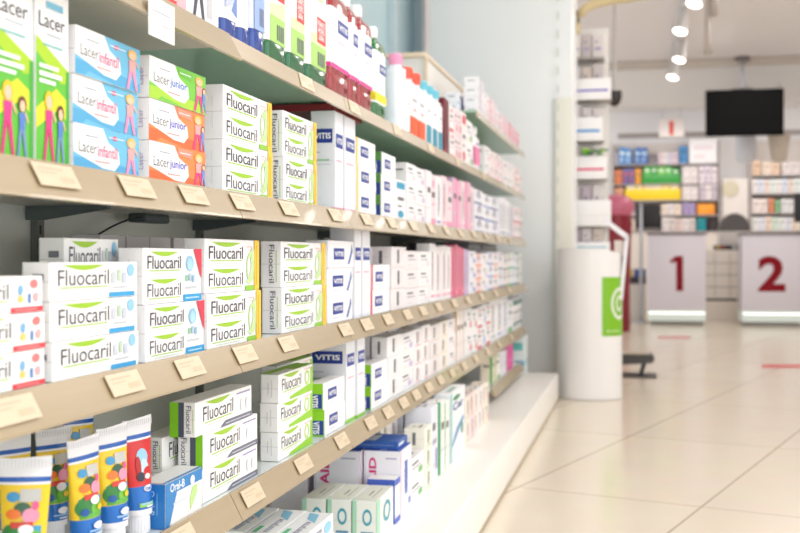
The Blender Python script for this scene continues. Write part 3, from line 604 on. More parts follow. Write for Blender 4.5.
# ---------- shelving ----------
metal = noisy((188, 174, 146), (204, 190, 162), 30, .3, 0, .6, (1, .1, 8))
rail_m = noisy((172, 154, 124), (182, 164, 134), 18, .26, 0, .6, (1, .3, 6), coat=.3)
panel_m = noisy((240, 242, 230), (246, 247, 237), 6, .5)
glass_m = mat((186, 228, 200), .25, spec=.6, trans=.3)
glasswhite = mat((226, 236, 236), .15, spec=.6)
under_m = mat((222, 218, 206), .4)
BAYS = [(-.35, Yp(229, D)), (Yp(229, D), Yp(343, D)), (Yp(343, D), Yp(427, D)), (Yp(427, D), YU), (YU, YE)]
unit = thing('shelving_unit', 'long wall shelving with five tiers and beige price rails along the aisle', 'shelf', (-D-.18, (BAYS[0][0]+YE)/2, 0))
UO = Vector(unit.location)
def ulink(name, mb, parent=unit, off=None):
    me = mb.mesh(name); o = link(name, me, parent); o.location = -UO if parent is unit else (0, 0, 0); return o
BACK = 1.0
def shelf(z, y0, y1, kind, bracket=True):
    mb = MB(); th = .008 if kind == 'glass' else .016
    mt = glass_m if kind == 'glass' else glasswhite
    mb.box((-BACK, y0+.002, z-th), (-D-.001, y1-.002, z-.0002), mt, bev=.001)
    if kind != 'glass': mb.box((-BACK, y0+.004, z-th-.002), (-D-.004, y1-.004, z-th), under_m)
    s = ulink('shelf', mb)
    # price rail: slanted strip with a lip and a bottom roll
    r = MB(); hh = .040 if kind != 'thin' else .03
    prof = [(-D-.003, z-.004), (-D-.003, z+.003), (-D+.001, z+.004), (-D+.0225, z-hh+.003), (-D+.0235, z-hh), (-D+.018, z-hh-.001), (-D-.001, z-hh+.008)]
    if kind == 'glass': prof = [(-D-.003, z-.008), (-D-.003, z+.0015), (-D+.001, z+.002), (-D+.008, z-.026), (-D+.009, z-.03), (-D+.004, z-.031), (-D-.001, z-.026)]
    n = len(prof); vs = [(x, y0+.0015, zz) for x, zz in prof]+[(x, y1-.0015, zz) for x, zz in prof]
    r.add(vs, [(i, (i+1) % n, n+(i+1) % n, n+i) for i in range(n)]+[tuple(range(n))[::-1], tuple(range(n, 2*n))], rail_m)
    ulink('price_rail', r, s)
    if bracket:
        for yy in (y1-.03,):
            b = MB(); b.prism([(-BACK+.002, z-th-.0025), (-BACK+.15, z-th-.0025), (-BACK+.15, z-th-.008), (-BACK+.03, z-th-.026), (-BACK+.002, z-th-.026)], yy, yy+.012, mat((96, 108, 108), .4), axis='y')
            ulink('bracket', b, s)
    return s
for i, (a, b) in enumerate(BAYS):
    for k in ('T', 'A', 'B', 'C'):
        kind = 'glass' if (k == 'T' and i > 0) else 'metal'
        shelf(SH[k], a, b, kind)
shelf(ZU, YU, YE, 'glass'); shelf(ZL, YL, YE-.17, 'metal', False)
for i, (a, b) in enumerate(BAYS):
    mb = MB(); zt = 1.235 if i < 4 else 1.637
    mb.box((-BACK-.02, a+.001, .15), (-BACK, b-.001, zt if i == 0 or i < 4 else 1.6), panel_m, bev=.001)
    ulink('back_panel', mb)
    mb = MB(); mb.box((-BACK+.0005, b-.012, .15), (-BACK+.012, b+.012 if i < 4 else b, 1.2), mat((120, 124, 118), .4, metal=.3))
    for z in [.2+.04*j for j in range(25)]: mb.box((-BACK+.012, b-.003, z), (-BACK+.0125, b+.003, z+.015), mat((30, 32, 32)))
    ulink('upright', mb)
mb = MB(); mb.box((-BACK-.02, YU, 1.2), (-.863, YE, 1.625), mat((226, 222, 216), .5), bev=.002); o = ulink('header_panel', mb)
mb = MB(); mb.box((-BACK-.028, YU-.012, 1.62), (-.856, YE, 1.64), mat((226, 206, 178), .4), bev=.003); mb.box((-.864, YU-.008, 1.2), (-.852, YU+.012, 1.62), mat((226, 206, 178), .4)); ulink('header_cap', mb, o)
# loose dark cable hanging under the second shelf
mb = MB(); q = Vector((-.985, Yp(50, .98), SH['B']+.16))
pts = []
for t in range(13):
    s = t/12; pts.append((-.985+.05*s, q.y+.30*s, SH['A']-.135+.11*math.sin(s*math.pi/2)))
mb.tube(pts, .0018, mat((40, 44, 44), .5)); mb.box((-.97, q.y+.27, SH['A']-.036), (-.93, q.y+.38, SH['A']-.0185), mat((84, 96, 98), .4), bev=.005)
tag(link('cable_duct', mb.mesh('cable')), 'dark grey clip with thin black cable hanging under the second shelf', 'cable')
# plinth
plm = noisy((255, 253, 248), (252, 248, 240), 3, .38, coat=.08)
PD = .4655*CA
mb = MB(); mb.box((-BACK-.02, BAYS[0][0], .0), (-PD, YE, .151), plm, bev=.004); mb.box((-PD, BAYS[0][0], 0), (-PD+.0025, YE, .012), mat((170, 155, 130), .4))
ulink('plinth', mb)
# price tags on the rails
tagm = mat((222, 204, 176), .35); tagw = mat((242, 242, 242), .4)
def price_tag(k, px, i, w=.088, off=0):
    z = SH[k]; hh = .04; y = Yp(px, D-.012)
    glass = k == 'T' or k == 'U'
    xa, za, xb, zb = (-D+.0035, z+.005, -D+.0245, z-hh+.006) if not glass else (-D+.0022, z+.001, -D+.009, z-.026)
    if not glass: xa, za, xb, zb = xa+(xb-xa)*.14, za+(zb-za)*.14, xa+(xb-xa)*.8, za+(zb-za)*.8
    mb = MB(); t = .0012; vs = []
    for yy in (0, w):
        vs += [(xa, yy, za), (xb, yy, zb), (xb+t, yy, zb+t*.4), (xa+t, yy, za+t*.4)]
    mb.add(vs, [(0, 1, 2, 3), (7, 6, 5, 4), (0, 4, 5, 1), (1, 5, 6, 2), (2, 6, 7, 3), (3, 7, 4, 0)], tagm)
    def L(y0, y1, f0, f1, c):
        e = .0003; g = lambda f: (xa+(xb-xa)*f+t+e, za+(zb-za)*f+t*.4+e)
        a, b = g(f0), g(f1); mb.add([(a[0], y0, a[1]), (a[0], y1, a[1]), (b[0], y1, b[1]), (b[0], y0, b[1])], [(3, 2, 1, 0)], mat(c, .5))
    L(w*.1, w*.7, .2, .27, (204, 186, 158)); L(w*.1, w*.5, .4, .45, (206, 188, 160)); L(w*.55, w*.9, .55, .8, (212, 192, 162))
    o = link('price_tag', mb.mesh('price_tag')); o.location = (0, y, 0)
    tag(o, 'beige price tag on the %s rail, %s' % (ONAME[k], i), 'price tag', 'price tags on the rails')
words = ['first', 'second', 'third', 'fourth', 'fifth', 'sixth', 'seventh', 'eighth', 'ninth', 'tenth', 'eleventh', 'twelfth', 'thirteenth', 'fourteenth', 'fifteenth', 'sixteenth']
tags = {'A': [34, 121, 181, 232, 281, 330, 362, 388, 410, 428, 444, 458, 472, 484, 496, 508], 'B': [-12, 108, 177, 235, 280, 340, 362, 384, 404, 420, 436, 452, 466, 480, 494, 508],
        'C': [168, 243, 296, 336, 366, 384, 400, 413, 426, 438, 450, 462, 474, 486, 498, 510], 'T': [303, 352, 396, 430, 458, 484]}
for k, l in tags.items():
    for i, px in enumerate(l): price_tag(k, px, words[i]+' from the near end')
# white tag hanging from the top shelf
mb = MB(); a = Yp(151, D-.03); w_ = Yp(176.5, D-.03)-a
mb.box((0, 0, -.052), (.0012, w_, .0), tagw); mb.box((.0012, .01, -.018), (.0015, w_*.8, -.0165), mat((170, 170, 176))); mb.box((.0012, w_*.5, -.034), (.0015, w_*.8, -.032), mat((190, 190, 194)))
mb.box((-.012, w_*.3, 0), (.0012, w_*.6, .0008), tagw)
tag(link('hanging_label', mb.mesh('label'), loc=(-D+.026, a, Zt(151, -4, D-.025))), 'white paper label hanging from the top shelf rail near the blue boxes', 'label')

# ---------- room ----------
CEIL = 3.28; YB = 17.4; XR = 3.6; YW = YE+.44
def floor_mat():
    m = bpy.data.materials.new('floor_tiles'); m.use_nodes = True; nt = m.node_tree; b = nt.nodes['Principled BSDF']
    tc = nt.nodes.new('ShaderNodeTexCoord'); mp = nt.nodes.new('ShaderNodeMapping')
    mp.inputs['Rotation'].default_value = (0, 0, R_(FLROT)); mp.inputs['Location'].default_value = FLOFF
    br = nt.nodes.new('ShaderNodeTexBrick'); br.offset = 0; br.inputs['Scale'].default_value = 1; br.inputs['Brick Width'].default_value = TILE; br.inputs['Row Height'].default_value = 2*TILE
    br.inputs['Mortar Size'].default_value = .0035; br.inputs['Mortar Smooth'].default_value = .3
    br.inputs['Color1'].default_value = lin((.92, .865, .785))+(1,); br.inputs['Color2'].default_value = lin((.93, .88, .80))+(1,); br.inputs['Mortar'].default_value = lin((.66, .56, .46))+(1,)
    n = nt.nodes.new('ShaderNodeTexNoise'); n.inputs['Scale'].default_value = 5; n.inputs['Detail'].default_value = 6
    mx = nt.nodes.new('ShaderNodeMix'); mx.data_type = 'RGBA'; mx.blend_type = 'MULTIPLY'; mx.inputs['Factor'].default_value = .12
    nt.links.new(tc.outputs['Object'], mp.inputs['Vector']); nt.links.new(mp.outputs['Vector'], br.inputs['Vector']); nt.links.new(mp.outputs['Vector'], n.inputs['Vector'])
    nt.links.new(br.outputs['Color'], mx.inputs['A']); nt.links.new(n.outputs['Color'], mx.inputs['B']); nt.links.new(mx.outputs['Result'], b.inputs['Base Color'])
    b.inputs['Roughness'].default_value = .2; b.inputs['Specular IOR Level'].default_value = .5
    bp = nt.nodes.new('ShaderNodeBump'); bp.inputs['Strength'].default_value = .08; bp.inputs['Distance'].default_value = .002
    nt.links.new(br.outputs['Fac'], bp.inputs['Height']); bp.invert = True; nt.links.new(bp.outputs['Normal'], b.inputs['Normal'])
    return m
def fl(px, py):
    dp = F*H/(py-258); X = (px-641)*CA*dp/F; return Vector((X, (dp+X*SA)/CA))
# joints of the tiles as seen: two along, one across
a1, a2 = fl(668, 533), fl(800, 430); b1, b2 = fl(552, 492), fl(800, 516); c1, c2 = fl(510, 488), fl(696, 408)
ang = math.atan2(a2.x-a1.x, a2.y-a1.y); FLROT = math.degrees(ang)   # bring the joint direction onto y
ca, sa = math.cos(ang), math.sin(ang)
rot = lambda v: Vector((v.x*ca-v.y*sa, v.x*sa+v.y*ca))
ra, rb, rc = rot(a1), rot((b1+b2)/2), rot((c1+c2)/2)
TILE = abs(ra.x-rot(c1).x)*.5+abs(rot(a2).x-rot(c2).x)*.5
FLOFF = (-ra.x+8*TILE, -rb.y+8*TILE, 0)
mb = MB(); mb.add([(-3.2, -3, 0), (XR, -3, 0), (XR, YB+.3, 0), (-3.2, YB+.3, 0)], [(0, 1, 2, 3)], floor_mat()); mb.add([(-3.2, -3, -.05), (XR, -3, -.05), (XR, YB+.3, -.05), (-3.2, YB+.3, -.05)], [(3, 2, 1, 0)], mat((200, 190, 170)))
struct('floor', mb)
wall_w = noisy((246, 243, 243), (240, 238, 238), 2, .6)
ceilm = noisy((244, 238, 238), (246, 241, 241), 1.2, .7)
mb = MB(); mb.box((-3.2, -3, CEIL), (XR, YB+.3, CEIL+.1), ceilm); struct('ceiling', mb)
mb = MB(); mb.box((-3.2, YB, 0), (XR+.1, YB+.2, CEIL-.001), wall_w); struct('wall_back', mb)
mb = MB(); mb.box((XR, 4, 0), (XR+.1, YB-.001, CEIL-.001), wall_w); struct('wall_right', mb)
blue = noisy((240, 243, 244), (244, 246, 246), 1.5, .45)
# end wall / pillar beyond the shelves
XP = PY(572, 258, YW+.05).x
mb = MB(); mb.box((PY(430, 258, YW).x, YW, 0), (XP, YW+.6, CEIL-.001), blue, bev=.004); struct('wall_end', mb)
pf0 = PY(555, 258, YW-.02).x
mb = MB(); mb.box((pf0, YW-.03, 0), (XP+.008, YW-.001, PY(560, 98, YW).z), mat((240, 238, 226), .4), bev=.003)
for i in range(16): mb.box((pf0+.012, YW-.0315, .8+i*.11), (pf0+.022, YW-.03, .85+i*.11), mat((214, 218, 208)))
struct('trim_1', mb)
# left wall with its band of frosted windows
XL = -1.42; zs = 1.5; dW = -XL
y_w1 = Yp(431, dW-.02)
mb = MB(); mb.box((XL-.12, -3, 0), (XL, YW+.6, zs), blue); struct('wall_left', mb)
mb = MB(); mb.box((XL-.12, -3, 2.8), (XL, YW+.6, CEIL-.001), blue); struct('wall_left_lintel', mb)
mb = MB()
fr = mat((196, 214, 220), .3)
ys = [Yp(330, dW), Yp(392, dW), Yp(418, dW)]
for y, w in ((ys[0], .06), (ys[1], .10), (ys[2], .16)): mb.box((XL-.06, y, zs), (XL+.02, y+w, 2.8), fr, bev=.004)
mb.box((XL-.06, 0, zs), (XL+.025, YW, zs+.05), fr, bev=.004)
o = struct('window_1', mb)
mb = MB(); mb.box((XL-.04, 0, zs+.05), (XL-.03, YW+.55, 2.8), noisy((176, 212, 226), (214, 232, 232), 1.6, .35, stretch=(1, 1.2, .5)))
g = link('glass_pane', mb.mesh('pane'), o)

# fixtures in the ceiling: track with spot lamps
TX = PY(680, 31, 10.9).x
hl = 2.15
mb = MB(); mb.box((TX-.02, 1, CEIL-.1), (TX+.02, YB-.1, CEIL-.07), mat((214, 214, 220), .4), bev=.002)
for y in (2, 5, 8, 11, 14, 16.8): mb.tube([(TX, y, CEIL-.07), (TX, y, CEIL)], .006, mat((190, 190, 190), .4))
tag(link('ceiling_track', mb.mesh('track')), 'pale ceiling track carrying the spot lamps above the aisle', 'light track')
lampon = mat((255, 250, 240), .5, emit=6)
def spot(px, py, i, label):
    dp = F*hl/(258-py); X = (px-641)*CA*dp/F; Y = (dp+X*SA)/CA; z = H+hl
    root = thing('spot_lamp', label, 'lamp', (X, Y, z), 'spot lamps on the track')
    M = Matrix.Rotation(R_(-19), 4, 'X') @ Matrix.Rotation(R_(14), 4, 'Y')
    mb = MB(); mb.lathe([(.03, .26), (.034, .25), (.04, .16), (.068, .03), (.07, .0), (.063, .0), (.06, .008)], mat((206, 202, 198), .35), M=M); link('shade', mb.mesh('shade'), root)
    mb = MB(); mb.lathe([(.0625, -.002), (.0625, .006)], lampon, M=M); link('bulb_face', mb.mesh('bulb'), root)
    top = M @ Vector((0, 0, .24))
    mb = MB(); mb.tube([top, (TX-X, top.y, CEIL-.09-z)], .012, mat((200, 198, 196), .35)); link('arm', mb.mesh('arm'), root)
for i, (px, py) in enumerate(((694, 4), (680, 31.5), (679, 60), (672.5, 77.5))): spot(px, py, i, ['spot lamp on the ceiling track, cut by the top edge', 'second lit spot lamp down from the top edge', 'third lit spot lamp down from the top edge', 'lowest and farthest of the lit spot lamps'][i])
# small grey devices on the ceiling
for (x0, y0, x1, y1, s) in ((709, -4, 716, 16, 'upper'), (703, 40, 710, 54, 'lower')):
    p = PY(x0, y1, 9.5); q = PY(x1, y0, 9.5)
    mb = MB(); mb.tube([(p.x+.04, 9.5, p.z), (q.x-.02, 9.5, q.z), (q.x-.02, 9.5, CEIL)], [.035, .03, .008], mat((188, 176, 168), .5)); tag(link('ceiling_spot', mb.mesh('unlit')), 'unlit grey ceiling spot right of the track, '+s, 'lamp', 'unlit ceiling spots')
# soffit before the back wall
zs1 = PY(720, 82, 13.6).z
mb = MB(); mb.prism([(14.6, CEIL-.001), (YB, CEIL-.001), (YB, PY(700, 110, YB).z), (15.2, PY(700, 104, 15.2).z), (14.6, CEIL-.06)], -1.4, XR, wall_w, axis='x')
struct('trim_2', mb)
mb = MB(); mb.box((PY(610, 100, 14.5).x, 14.3, CEIL-.09), (XR-.01, 14.42, CEIL-.001), mat((206, 196, 186), .5), bev=.01); struct('beam', mb)
# curved beige beam near the display rack
p0 = PY(573, 32, 7.2); mb = MB(); pts = []
for px, py, yy in ((575, 34, YW+.5), (576, 24, YW+.5), (580, 14, YW+.5), (587, 7, YW+.5), (597, 3, YW+.5), (611, 0, YW+.5), (626, -2, YW+.5), (650, -6, YW+.5)): pts.append(PY(px, py, yy))
mb.tube(pts, [.03]*8, mat((214, 194, 150), .5), n=8)
tag(link('curved_rail', mb.mesh('rail')), 'curved beige rail below the ceiling beside the pillar top', 'rail')
# dome camera
p = PY(614.5, 98, 8.5); mb = MB(); mb.lathe([(.055, .05), (.055, .0), (.046, -.03), (.028, -.055), (.004, -.066)], mat((50, 42, 42), .25)); mb.lathe([(.03, .05), (.012, .06), (.01, CEIL-p.z)], mat((190, 184, 180), .4))
tag(link('dome_camera', mb.mesh('cam'), loc=p), 'small dark dome camera hanging beside the display rack top', 'camera')

# display rack behind the pillar
YR = YW+.66
rk = thing('display_rack', 'tall white display rack beyond the pillar with tiers of packs', 'rack', (PY(590, 258, YR).x, YR, 0)); RO = Vector(rk.location)
def rl(name, mb): o = link(name, mb.mesh(name), rk); o.location = -RO; return o
x0r = PY(570, 258, YR).x; x1r = PY(603, 258, YR).x
mb = MB(); mb.box((x0r, YR+.2, 0), (x1r+.03, YR+.22, PY(600, 28, YR+.2).z), mat((236, 232, 226), .5), bev=.002); rl('back_board', mb)
tiers = [(250, 242, 610, (60, 170, 200)), (224, 200, 611, (238, 236, 236)), (177, 156, 607, (226, 80, 120)), (139, 117, 603, (60, 150, 215)), (98, 78, 611, (130, 120, 200)), (57, 30, 604, (150, 140, 170))]
nn = ['lowest', 'second', 'third', 'fourth', 'fifth', 'sixth']
for i, (yb_, yt, xr, c) in enumerate(tiers):
    pa = PY(571, yb_, YR); pb = PY(xr, yt, YR)
    mb = MB(); mb.box((x0r, YR+.02, pa.z-.012), (pb.x, YR+.2, pa.z-.002), mat((170, 164, 158), .4)); s = rl('tier_shelf', mb)
    if i != 5:
        mb = MB(); mb.box((pa.x, YR-.01, pa.z-.015), (pb.x, YR+.012, pb.z), mat((246, 244, 244), .4), bev=.002); mb.box((pa.x+.01, YR-.0115, pa.z+.3*(pb.z-pa.z)), (pb.x-.02, YR-.01, pa.z+.42*(pb.z-pa.z)), mat(c, .4))
        o = link('header_strip', mb.mesh('strip'), s)
    zz = pa.z if i == 5 else pb.z
    nxt = tiers[i+1][0] if i < 5 else 26
    zn = PY(590, nxt, YR).z
    hh = max(.05, (zn-pa.z)*.9) if i < 5 else .17
    for k in range(3):
        w_ = (x1r-x0r)/3; cc = random.choice(((222, 214, 214), (200, 190, 190), (236, 228, 224), (190, 176, 186), (214, 200, 190)))
        mb = MB(); mb.box((0, 0, 0), (w_-.008, .09, hh*random.uniform(.86, .98)), ink(cc), bev=.0012)
        mb.box((.01, -.0008, hh*.3), (w_-.02, 0, hh*.42), ink((170, 160, 190))); mb.box((.015, -.0008, hh*.6), (w_-.04, 0, hh*.66), ink((130, 120, 140)))
        tag(link('small_pack', mb.mesh('pack'), loc=(x0r+k*w_+.004, YR+.06, pa.z-.0015)), 'pale pack on the %s tier of the display rack, %s' % (nn[i], ('beside the pillar', 'in the middle', 'at the open end')[k]), 'pack', 'packs on the display rack')
# green leaves spray on the rack
mb = MB(); p = PY(595, 157, YR-.05)
for k in range(26):
    a = random.uniform(0, 6.28); r = random.uniform(.02, .075); t = random.uniform(-.3, .5)
    c = Vector((r*math.cos(a), .4*r*math.sin(a), .02+.5*r*t)); dv = Vector((math.cos(a), .5*math.sin(a), t)).normalized()*.035; sd = dv.cross(Vector((0, 1, .3))).normalized()*.009
    mb.add([c, c+dv*.5+sd, c+dv, c+dv*.5-sd], [(0, 1, 2, 3)], mat(random.choice(((50, 130, 50), (90, 170, 50), (150, 200, 60))), .5))
mb.tube([(-.05, 0, .005), (0, 0, .03), (.055, 0, .04)], .006, mat((60, 110, 50), .5))
tag(link('leaf_spray', mb.mesh('leaf'), loc=(p.x, YR-.03, PY(595, 156, YR).z)), 'small green artificial leaf spray on the display rack header', 'decoration')

# podium
pc = fl(589, 401); rp = .178
mb = MB(); n = 36; XC, YC = pc.x-.004, pc.y+.17
ptsb = [(XC+rp*1.03*math.cos(2*math.pi*k/n), YC+rp*.9*math.sin(2*math.pi*k/n)) for k in range(n)]
ztop = [PY(589, 252, YC).z+.0*0-(x-XC)*.06-(y-YC)*.1 for x, y in ptsb]
root = thing('podium', 'white round fronted podium with green emblem standing at the shelf end', 'podium', (XC, YC, 0))
mb.add([(x-XC, y-YC, .006) for x, y in ptsb]+[(x-XC, y-YC, z) for (x, y), z in zip(ptsb, ztop)], [(i, (i+1) % n, n+(i+1) % n, n+i) for i in range(n)], mat((240, 238, 236), .25), True)
mb.add([(x-XC, y-YC, z) for (x, y), z in zip(ptsb, ztop)], [tuple(range(n))], mat((240, 226, 206), .35)); mb.add([(x-XC, y-YC, .006) for x, y in ptsb], [tuple(range(n))[::-1]], mat((220, 220, 220)))
link('body', mb.mesh('podium_body'), root)
mb = MB(); mb.lathe([(rp*1.04, 0), (rp*1.04, .006)], mat((190, 186, 180), .4), n=36, sy=.88); link('base', mb.mesh('podium_base'), root)
mb = MB()
def cyl(u, z, e): a = R_(-90+u); return ((rp*1.03+e)*math.cos(a), (rp*.9+e)*math.sin(a), z)
za, zb = PY(610, 336, YC-.1).z, PY(610, 277, YC-.1).z
for i in range(12):
    u0 = 24+i*6; mb.add([cyl(u0, za, .001), cyl(u0+6, za, .001), cyl(u0+6, zb, .001), cyl(u0, zb, .001)], [(0, 1, 2, 3)], mat((126, 190, 20), .35))
zc = za+.55*(zb-za); n2 = 28
for (r1, r2) in ((.72, .92), (.3, .46)):
    for i in range(n2):
        t0, t1 = 2*math.pi*i/n2, 2*math.pi*(i+1)/n2; q = lambda r, t: cyl(66+r*26*math.cos(t), zc+r*.1*math.sin(t), .0018)
        mb.add([q(r1, t0), q(r2, t0), q(r2, t1), q(r1, t1)], [(0, 1, 2, 3)], mat((236, 240, 226), .4))
for i in range(4): mb.add([cyl(34+i*9, za+.022, .0018), cyl(38+i*9, za+.022, .0018), cyl(38+i*9, za+.034, .0018), cyl(34+i*9, za+.034, .0018)], [(0, 1, 2, 3)], mat((220, 236, 190), .4))
e = link('emblem', mb.mesh('emblem'), root); e['label'] = 'green square with white ring'
# tilted reading arm on the podium
mb = MB(); q0, q1, q2 = PY(603, 219, YC), PY(627, 237, YC), PY(621, 300, YC)
dv = Vector((XC, YC, 0))
def slab(a, b, wd, th):
    a = a-dv; b = b-dv; t = (b-a).normalized(); nrm = t.cross(Vector((0, 1, 0))).normalized()*th; y_ = Vector((0, wd/2, 0))
    vs = [a-y_-nrm, a+y_-nrm, a+y_+nrm, a-y_+nrm, b-y_-nrm, b+y_-nrm, b+y_+nrm, b-y_+nrm]
    mb.add(vs, [(3, 2, 1, 0), (4, 5, 6, 7), (0, 1, 5, 4), (1, 2, 6, 5), (2, 3, 7, 6), (3, 0, 4, 7)], mat((240, 240, 244), .25))
slab(q0, q1, .1, .014); slab(q1, q2, .1, .010); mb.box((q1.x-XC-.07, -.03, PY(610, 256, YC).z), (q1.x-XC-.015, .03, q1.z-.02), mat((226, 216, 208), .4))
link('screen_arm', mb.mesh('arm'), root)

# black foot scale on the floor
p = fl(640, 376); root = thing('foot_scale', 'low black foot scale on the tiled floor behind the podium', 'scale', (p.x-.03, p.y, 0))
zt = PY(640, 354, p.y).z
mb = MB(); mb.prism([(-.14, zt-.07), (.11, zt-.05), (.125, zt-.03), (.115, zt), (-.14, zt+.005)], -.12, .12, mat((62, 58, 56), .4), axis='y'); link('platform', mb.mesh('platform'), root)
mb = MB(); mb.box((-.13, -.1, zt+.003), (.09, .1, zt+.009), mat((180, 165, 145), .5), bev=.002); link('mat', mb.mesh('mat'), root)
mb = MB(); mb.prism([(.02, .012), (.05, .012), (.075, zt-.055), (.045, zt-.055)], -.02, .02, mat((50, 48, 48), .4), axis='y'); link('foot', mb.mesh('foot'), root)
mb = MB(); mb.box((-.14, -.14, 0), (.14, .14, .012), mat((74, 70, 66), .4), bev=.003); link('base', mb.mesh('base'), root)

# red domed stand behind the podium
p = fl(618, 331); root = thing('red_stand', 'dark red rounded stand with a pink dome top behind the podium', 'stand', (p.x-.02, p.y, 0))
zt = PY(610, 206, p.y).z
mb = MB(); mb.lathe([(.15, 0), (.155, .02), (.15, .5), (.16, 1.0), (.175, zt-.2), (.16, zt-.1)], mat((136, 22, 40), .3), n=32); link('body', mb.mesh('red'), root)
mb = MB(); mb.lathe([(.165, zt-.12), (.2, zt-.06), (.21, zt), (.18, zt+.07), (.12, zt+.11), (.04, zt+.125), (.005, zt+.126)], mat((206, 110, 136), .3), n=32, sx=.95, sy=.9); o = link('dome', mb.mesh('dome'), root); o['label'] = 'pink rounded dome'
p.x -= .02

# ---------- counters ----------
YK = (13.27)/CA
def counter(px0, px1, num, yk, label, tall=232.5):
    a = PY(px0, tall, yk); b = PY(px1, tall, yk); zt = a.z; w = b.x-a.x
    root = thing('service_counter', label, 'counter', (a.x+w/2, yk+.3, 0), 'numbered counters')
    m_ = mat((226, 220, 228), .35)
    mb = MB(); mb.box((-w/2, -.3, .18), (w/2, .3, zt-.03), m_, bev=.004); link('body', mb.mesh('body'), root)
    mb = MB(); mb.box((-w/2-.01, -.31, zt-.03), (w/2+.01, .31, zt-.004), mat((120, 112, 116), .3), bev=.003); link('counter_top', mb.mesh('top'), root)
    mb = MB(); mb.box((-w/2+.03, -.25, .0), (w/2-.03, .28, .05), mat((150, 146, 140), .4)); link('kick_plate', mb.mesh('kick'), root)
    mb = MB(); mb.box((-w/2+.005, -.292, .052), (w/2-.005, .29, .179), mat((226, 238, 232), .4, emit=.1)); mb.box((-w/2+.01, -.296, .135), (w/2-.01, -.29, .16), mat((248, 255, 250), .4, emit=.9)); o = link('light_strip', mb.mesh('strip'), root); o['label'] = 'glowing pale strip'
    mb = MB(); gv, gf = glyphs(num, .035)
    hx = {'1': (.30, .58), '2': (.33, .77)}[num]; 
    z0, z1 = PY(678, 291, yk).z, PY(678, 256, yk).z
    if num == '1': vs = [(a.x+0, 0)]; xa, xb = PY(670, 258, yk).x-a.x-w/2, PY(683, 258, yk).x-a.x-w/2
    else: xa, xb = PY(758, 258, yk).x-a.x-w/2, PY(785.5, 258, yk).x-a.x-w/2
    if num == '1':   # plain numeral one: stem and flag, no foot
        sw = (xb-xa)*.52; h_ = z1-z0
        mb.add([(xb-sw, -.3025, z0), (xb, -.3025, z0), (xb, -.3025, z1), (xb-sw*1.1, -.3025, z1), (xa, -.3025, z1-h_*.13), (xa+sw*.1, -.3025, z1-h_*.2), (xb-sw, -.3025, z1-h_*.17)], [(0, 1, 2, 3, 6), (6, 3, 4, 5)], mat((140, 8, 28), .5, spec=.2))
    else: mb.add([(xa+(xb-xa)*x, -.3025, z0+(z1-z0)*y) for x, y in gv], gf, mat((140, 8, 28), .5, spec=.2))
    link('numeral', mb.mesh('numeral'), root)
counter(648, 706, '1', YK, 'white service counter with red numeral one')
counter(742, 803, '2', YK, 'white service counter with red numeral two')
# lower cabinet seen between the counters
def bx(name, x0, y0, x1, y1, Y, dy, c, label, cat, group=None, detail=None, rough=.45, floor=False):
    a = PY(x0, y1, Y); b = PY(x1, y0, Y)
    z0 = 0 if floor else a.z
    mb = MB(); mb.box((0, 0, 0), (b.x-a.x, dy, b.z-z0), ink(c) if rough == .45 else mat(c, rough), bev=min(.004, (b.x-a.x)/8))
    w = b.x-a.x; h = b.z-z0
    if detail: detail(mb, w, h)
    return tag(link(name, mb.mesh(name), loc=(a.x, Y, z0)), label, cat, group)
YK2 = YK+1.2
def drawers(mb, w, h):
    for i in range(4): mb.box((.0, -.004, h*(.3+.17*i)), (w, 0, h*(.31+.17*i)), mat((150, 140, 134)))
    for i in (1, 2): mb.box((w*i/3-.004, -.004, h*.3), (w*i/3+.004, 0, h*.98), mat((170, 160, 152)))
    mb.box((0, -.006, h*.28), (w, 0, h*.31), mat((60, 52, 50)))
bx('drawer_cabinet', 700, 250, 745, 318, YK2, .4, (232, 222, 212), 'cream drawer cabinet seen between the two counters', 'cabinet', detail=drawers, floor=True)
def dots(mb, w, h):
    for i in range(4): mb.box((w*(.1+.2*i), -.003, h*.3), (w*(.2+.2*i), 0, h*.8), ink(((240, 200, 60), (210, 60, 60), (60, 60, 60), (240, 240, 240))[i]))
def sits(px0, y0, px1, Yb, name, dy, c, label, cat, **k): pass
bx('display_tray', 714, 245, 741, 249.9, YK2+.01, .12, (60, 56, 54), 'dark tray with small yellow packs on the cream drawer cabinet', 'tray', detail=dots)
bx('side_cabinet', 618, 284, 646, 324, YK+.8, .4, (232, 222, 212), 'cream low cabinet left of counter one', 'cabinet', floor=True)
bx('dark_crate', 628, 277, 646, 283.9, YK+.82, .3, (60, 56, 66), 'dark crate on the cream low cabinet', 'crate')
for i, (a, b, c, n) in enumerate(((628, 633, (230, 190, 80), 'yellow'), (634, 640, (60, 90, 170), 'blue'), (641, 646, (90, 110, 160), 'slate blue'))):
    bx('small_pack', a, 269, b, 276.9, YK+.86, .15, c, n+' pack standing on the dark crate left of counter one', 'pack', 'packs on the dark crate')
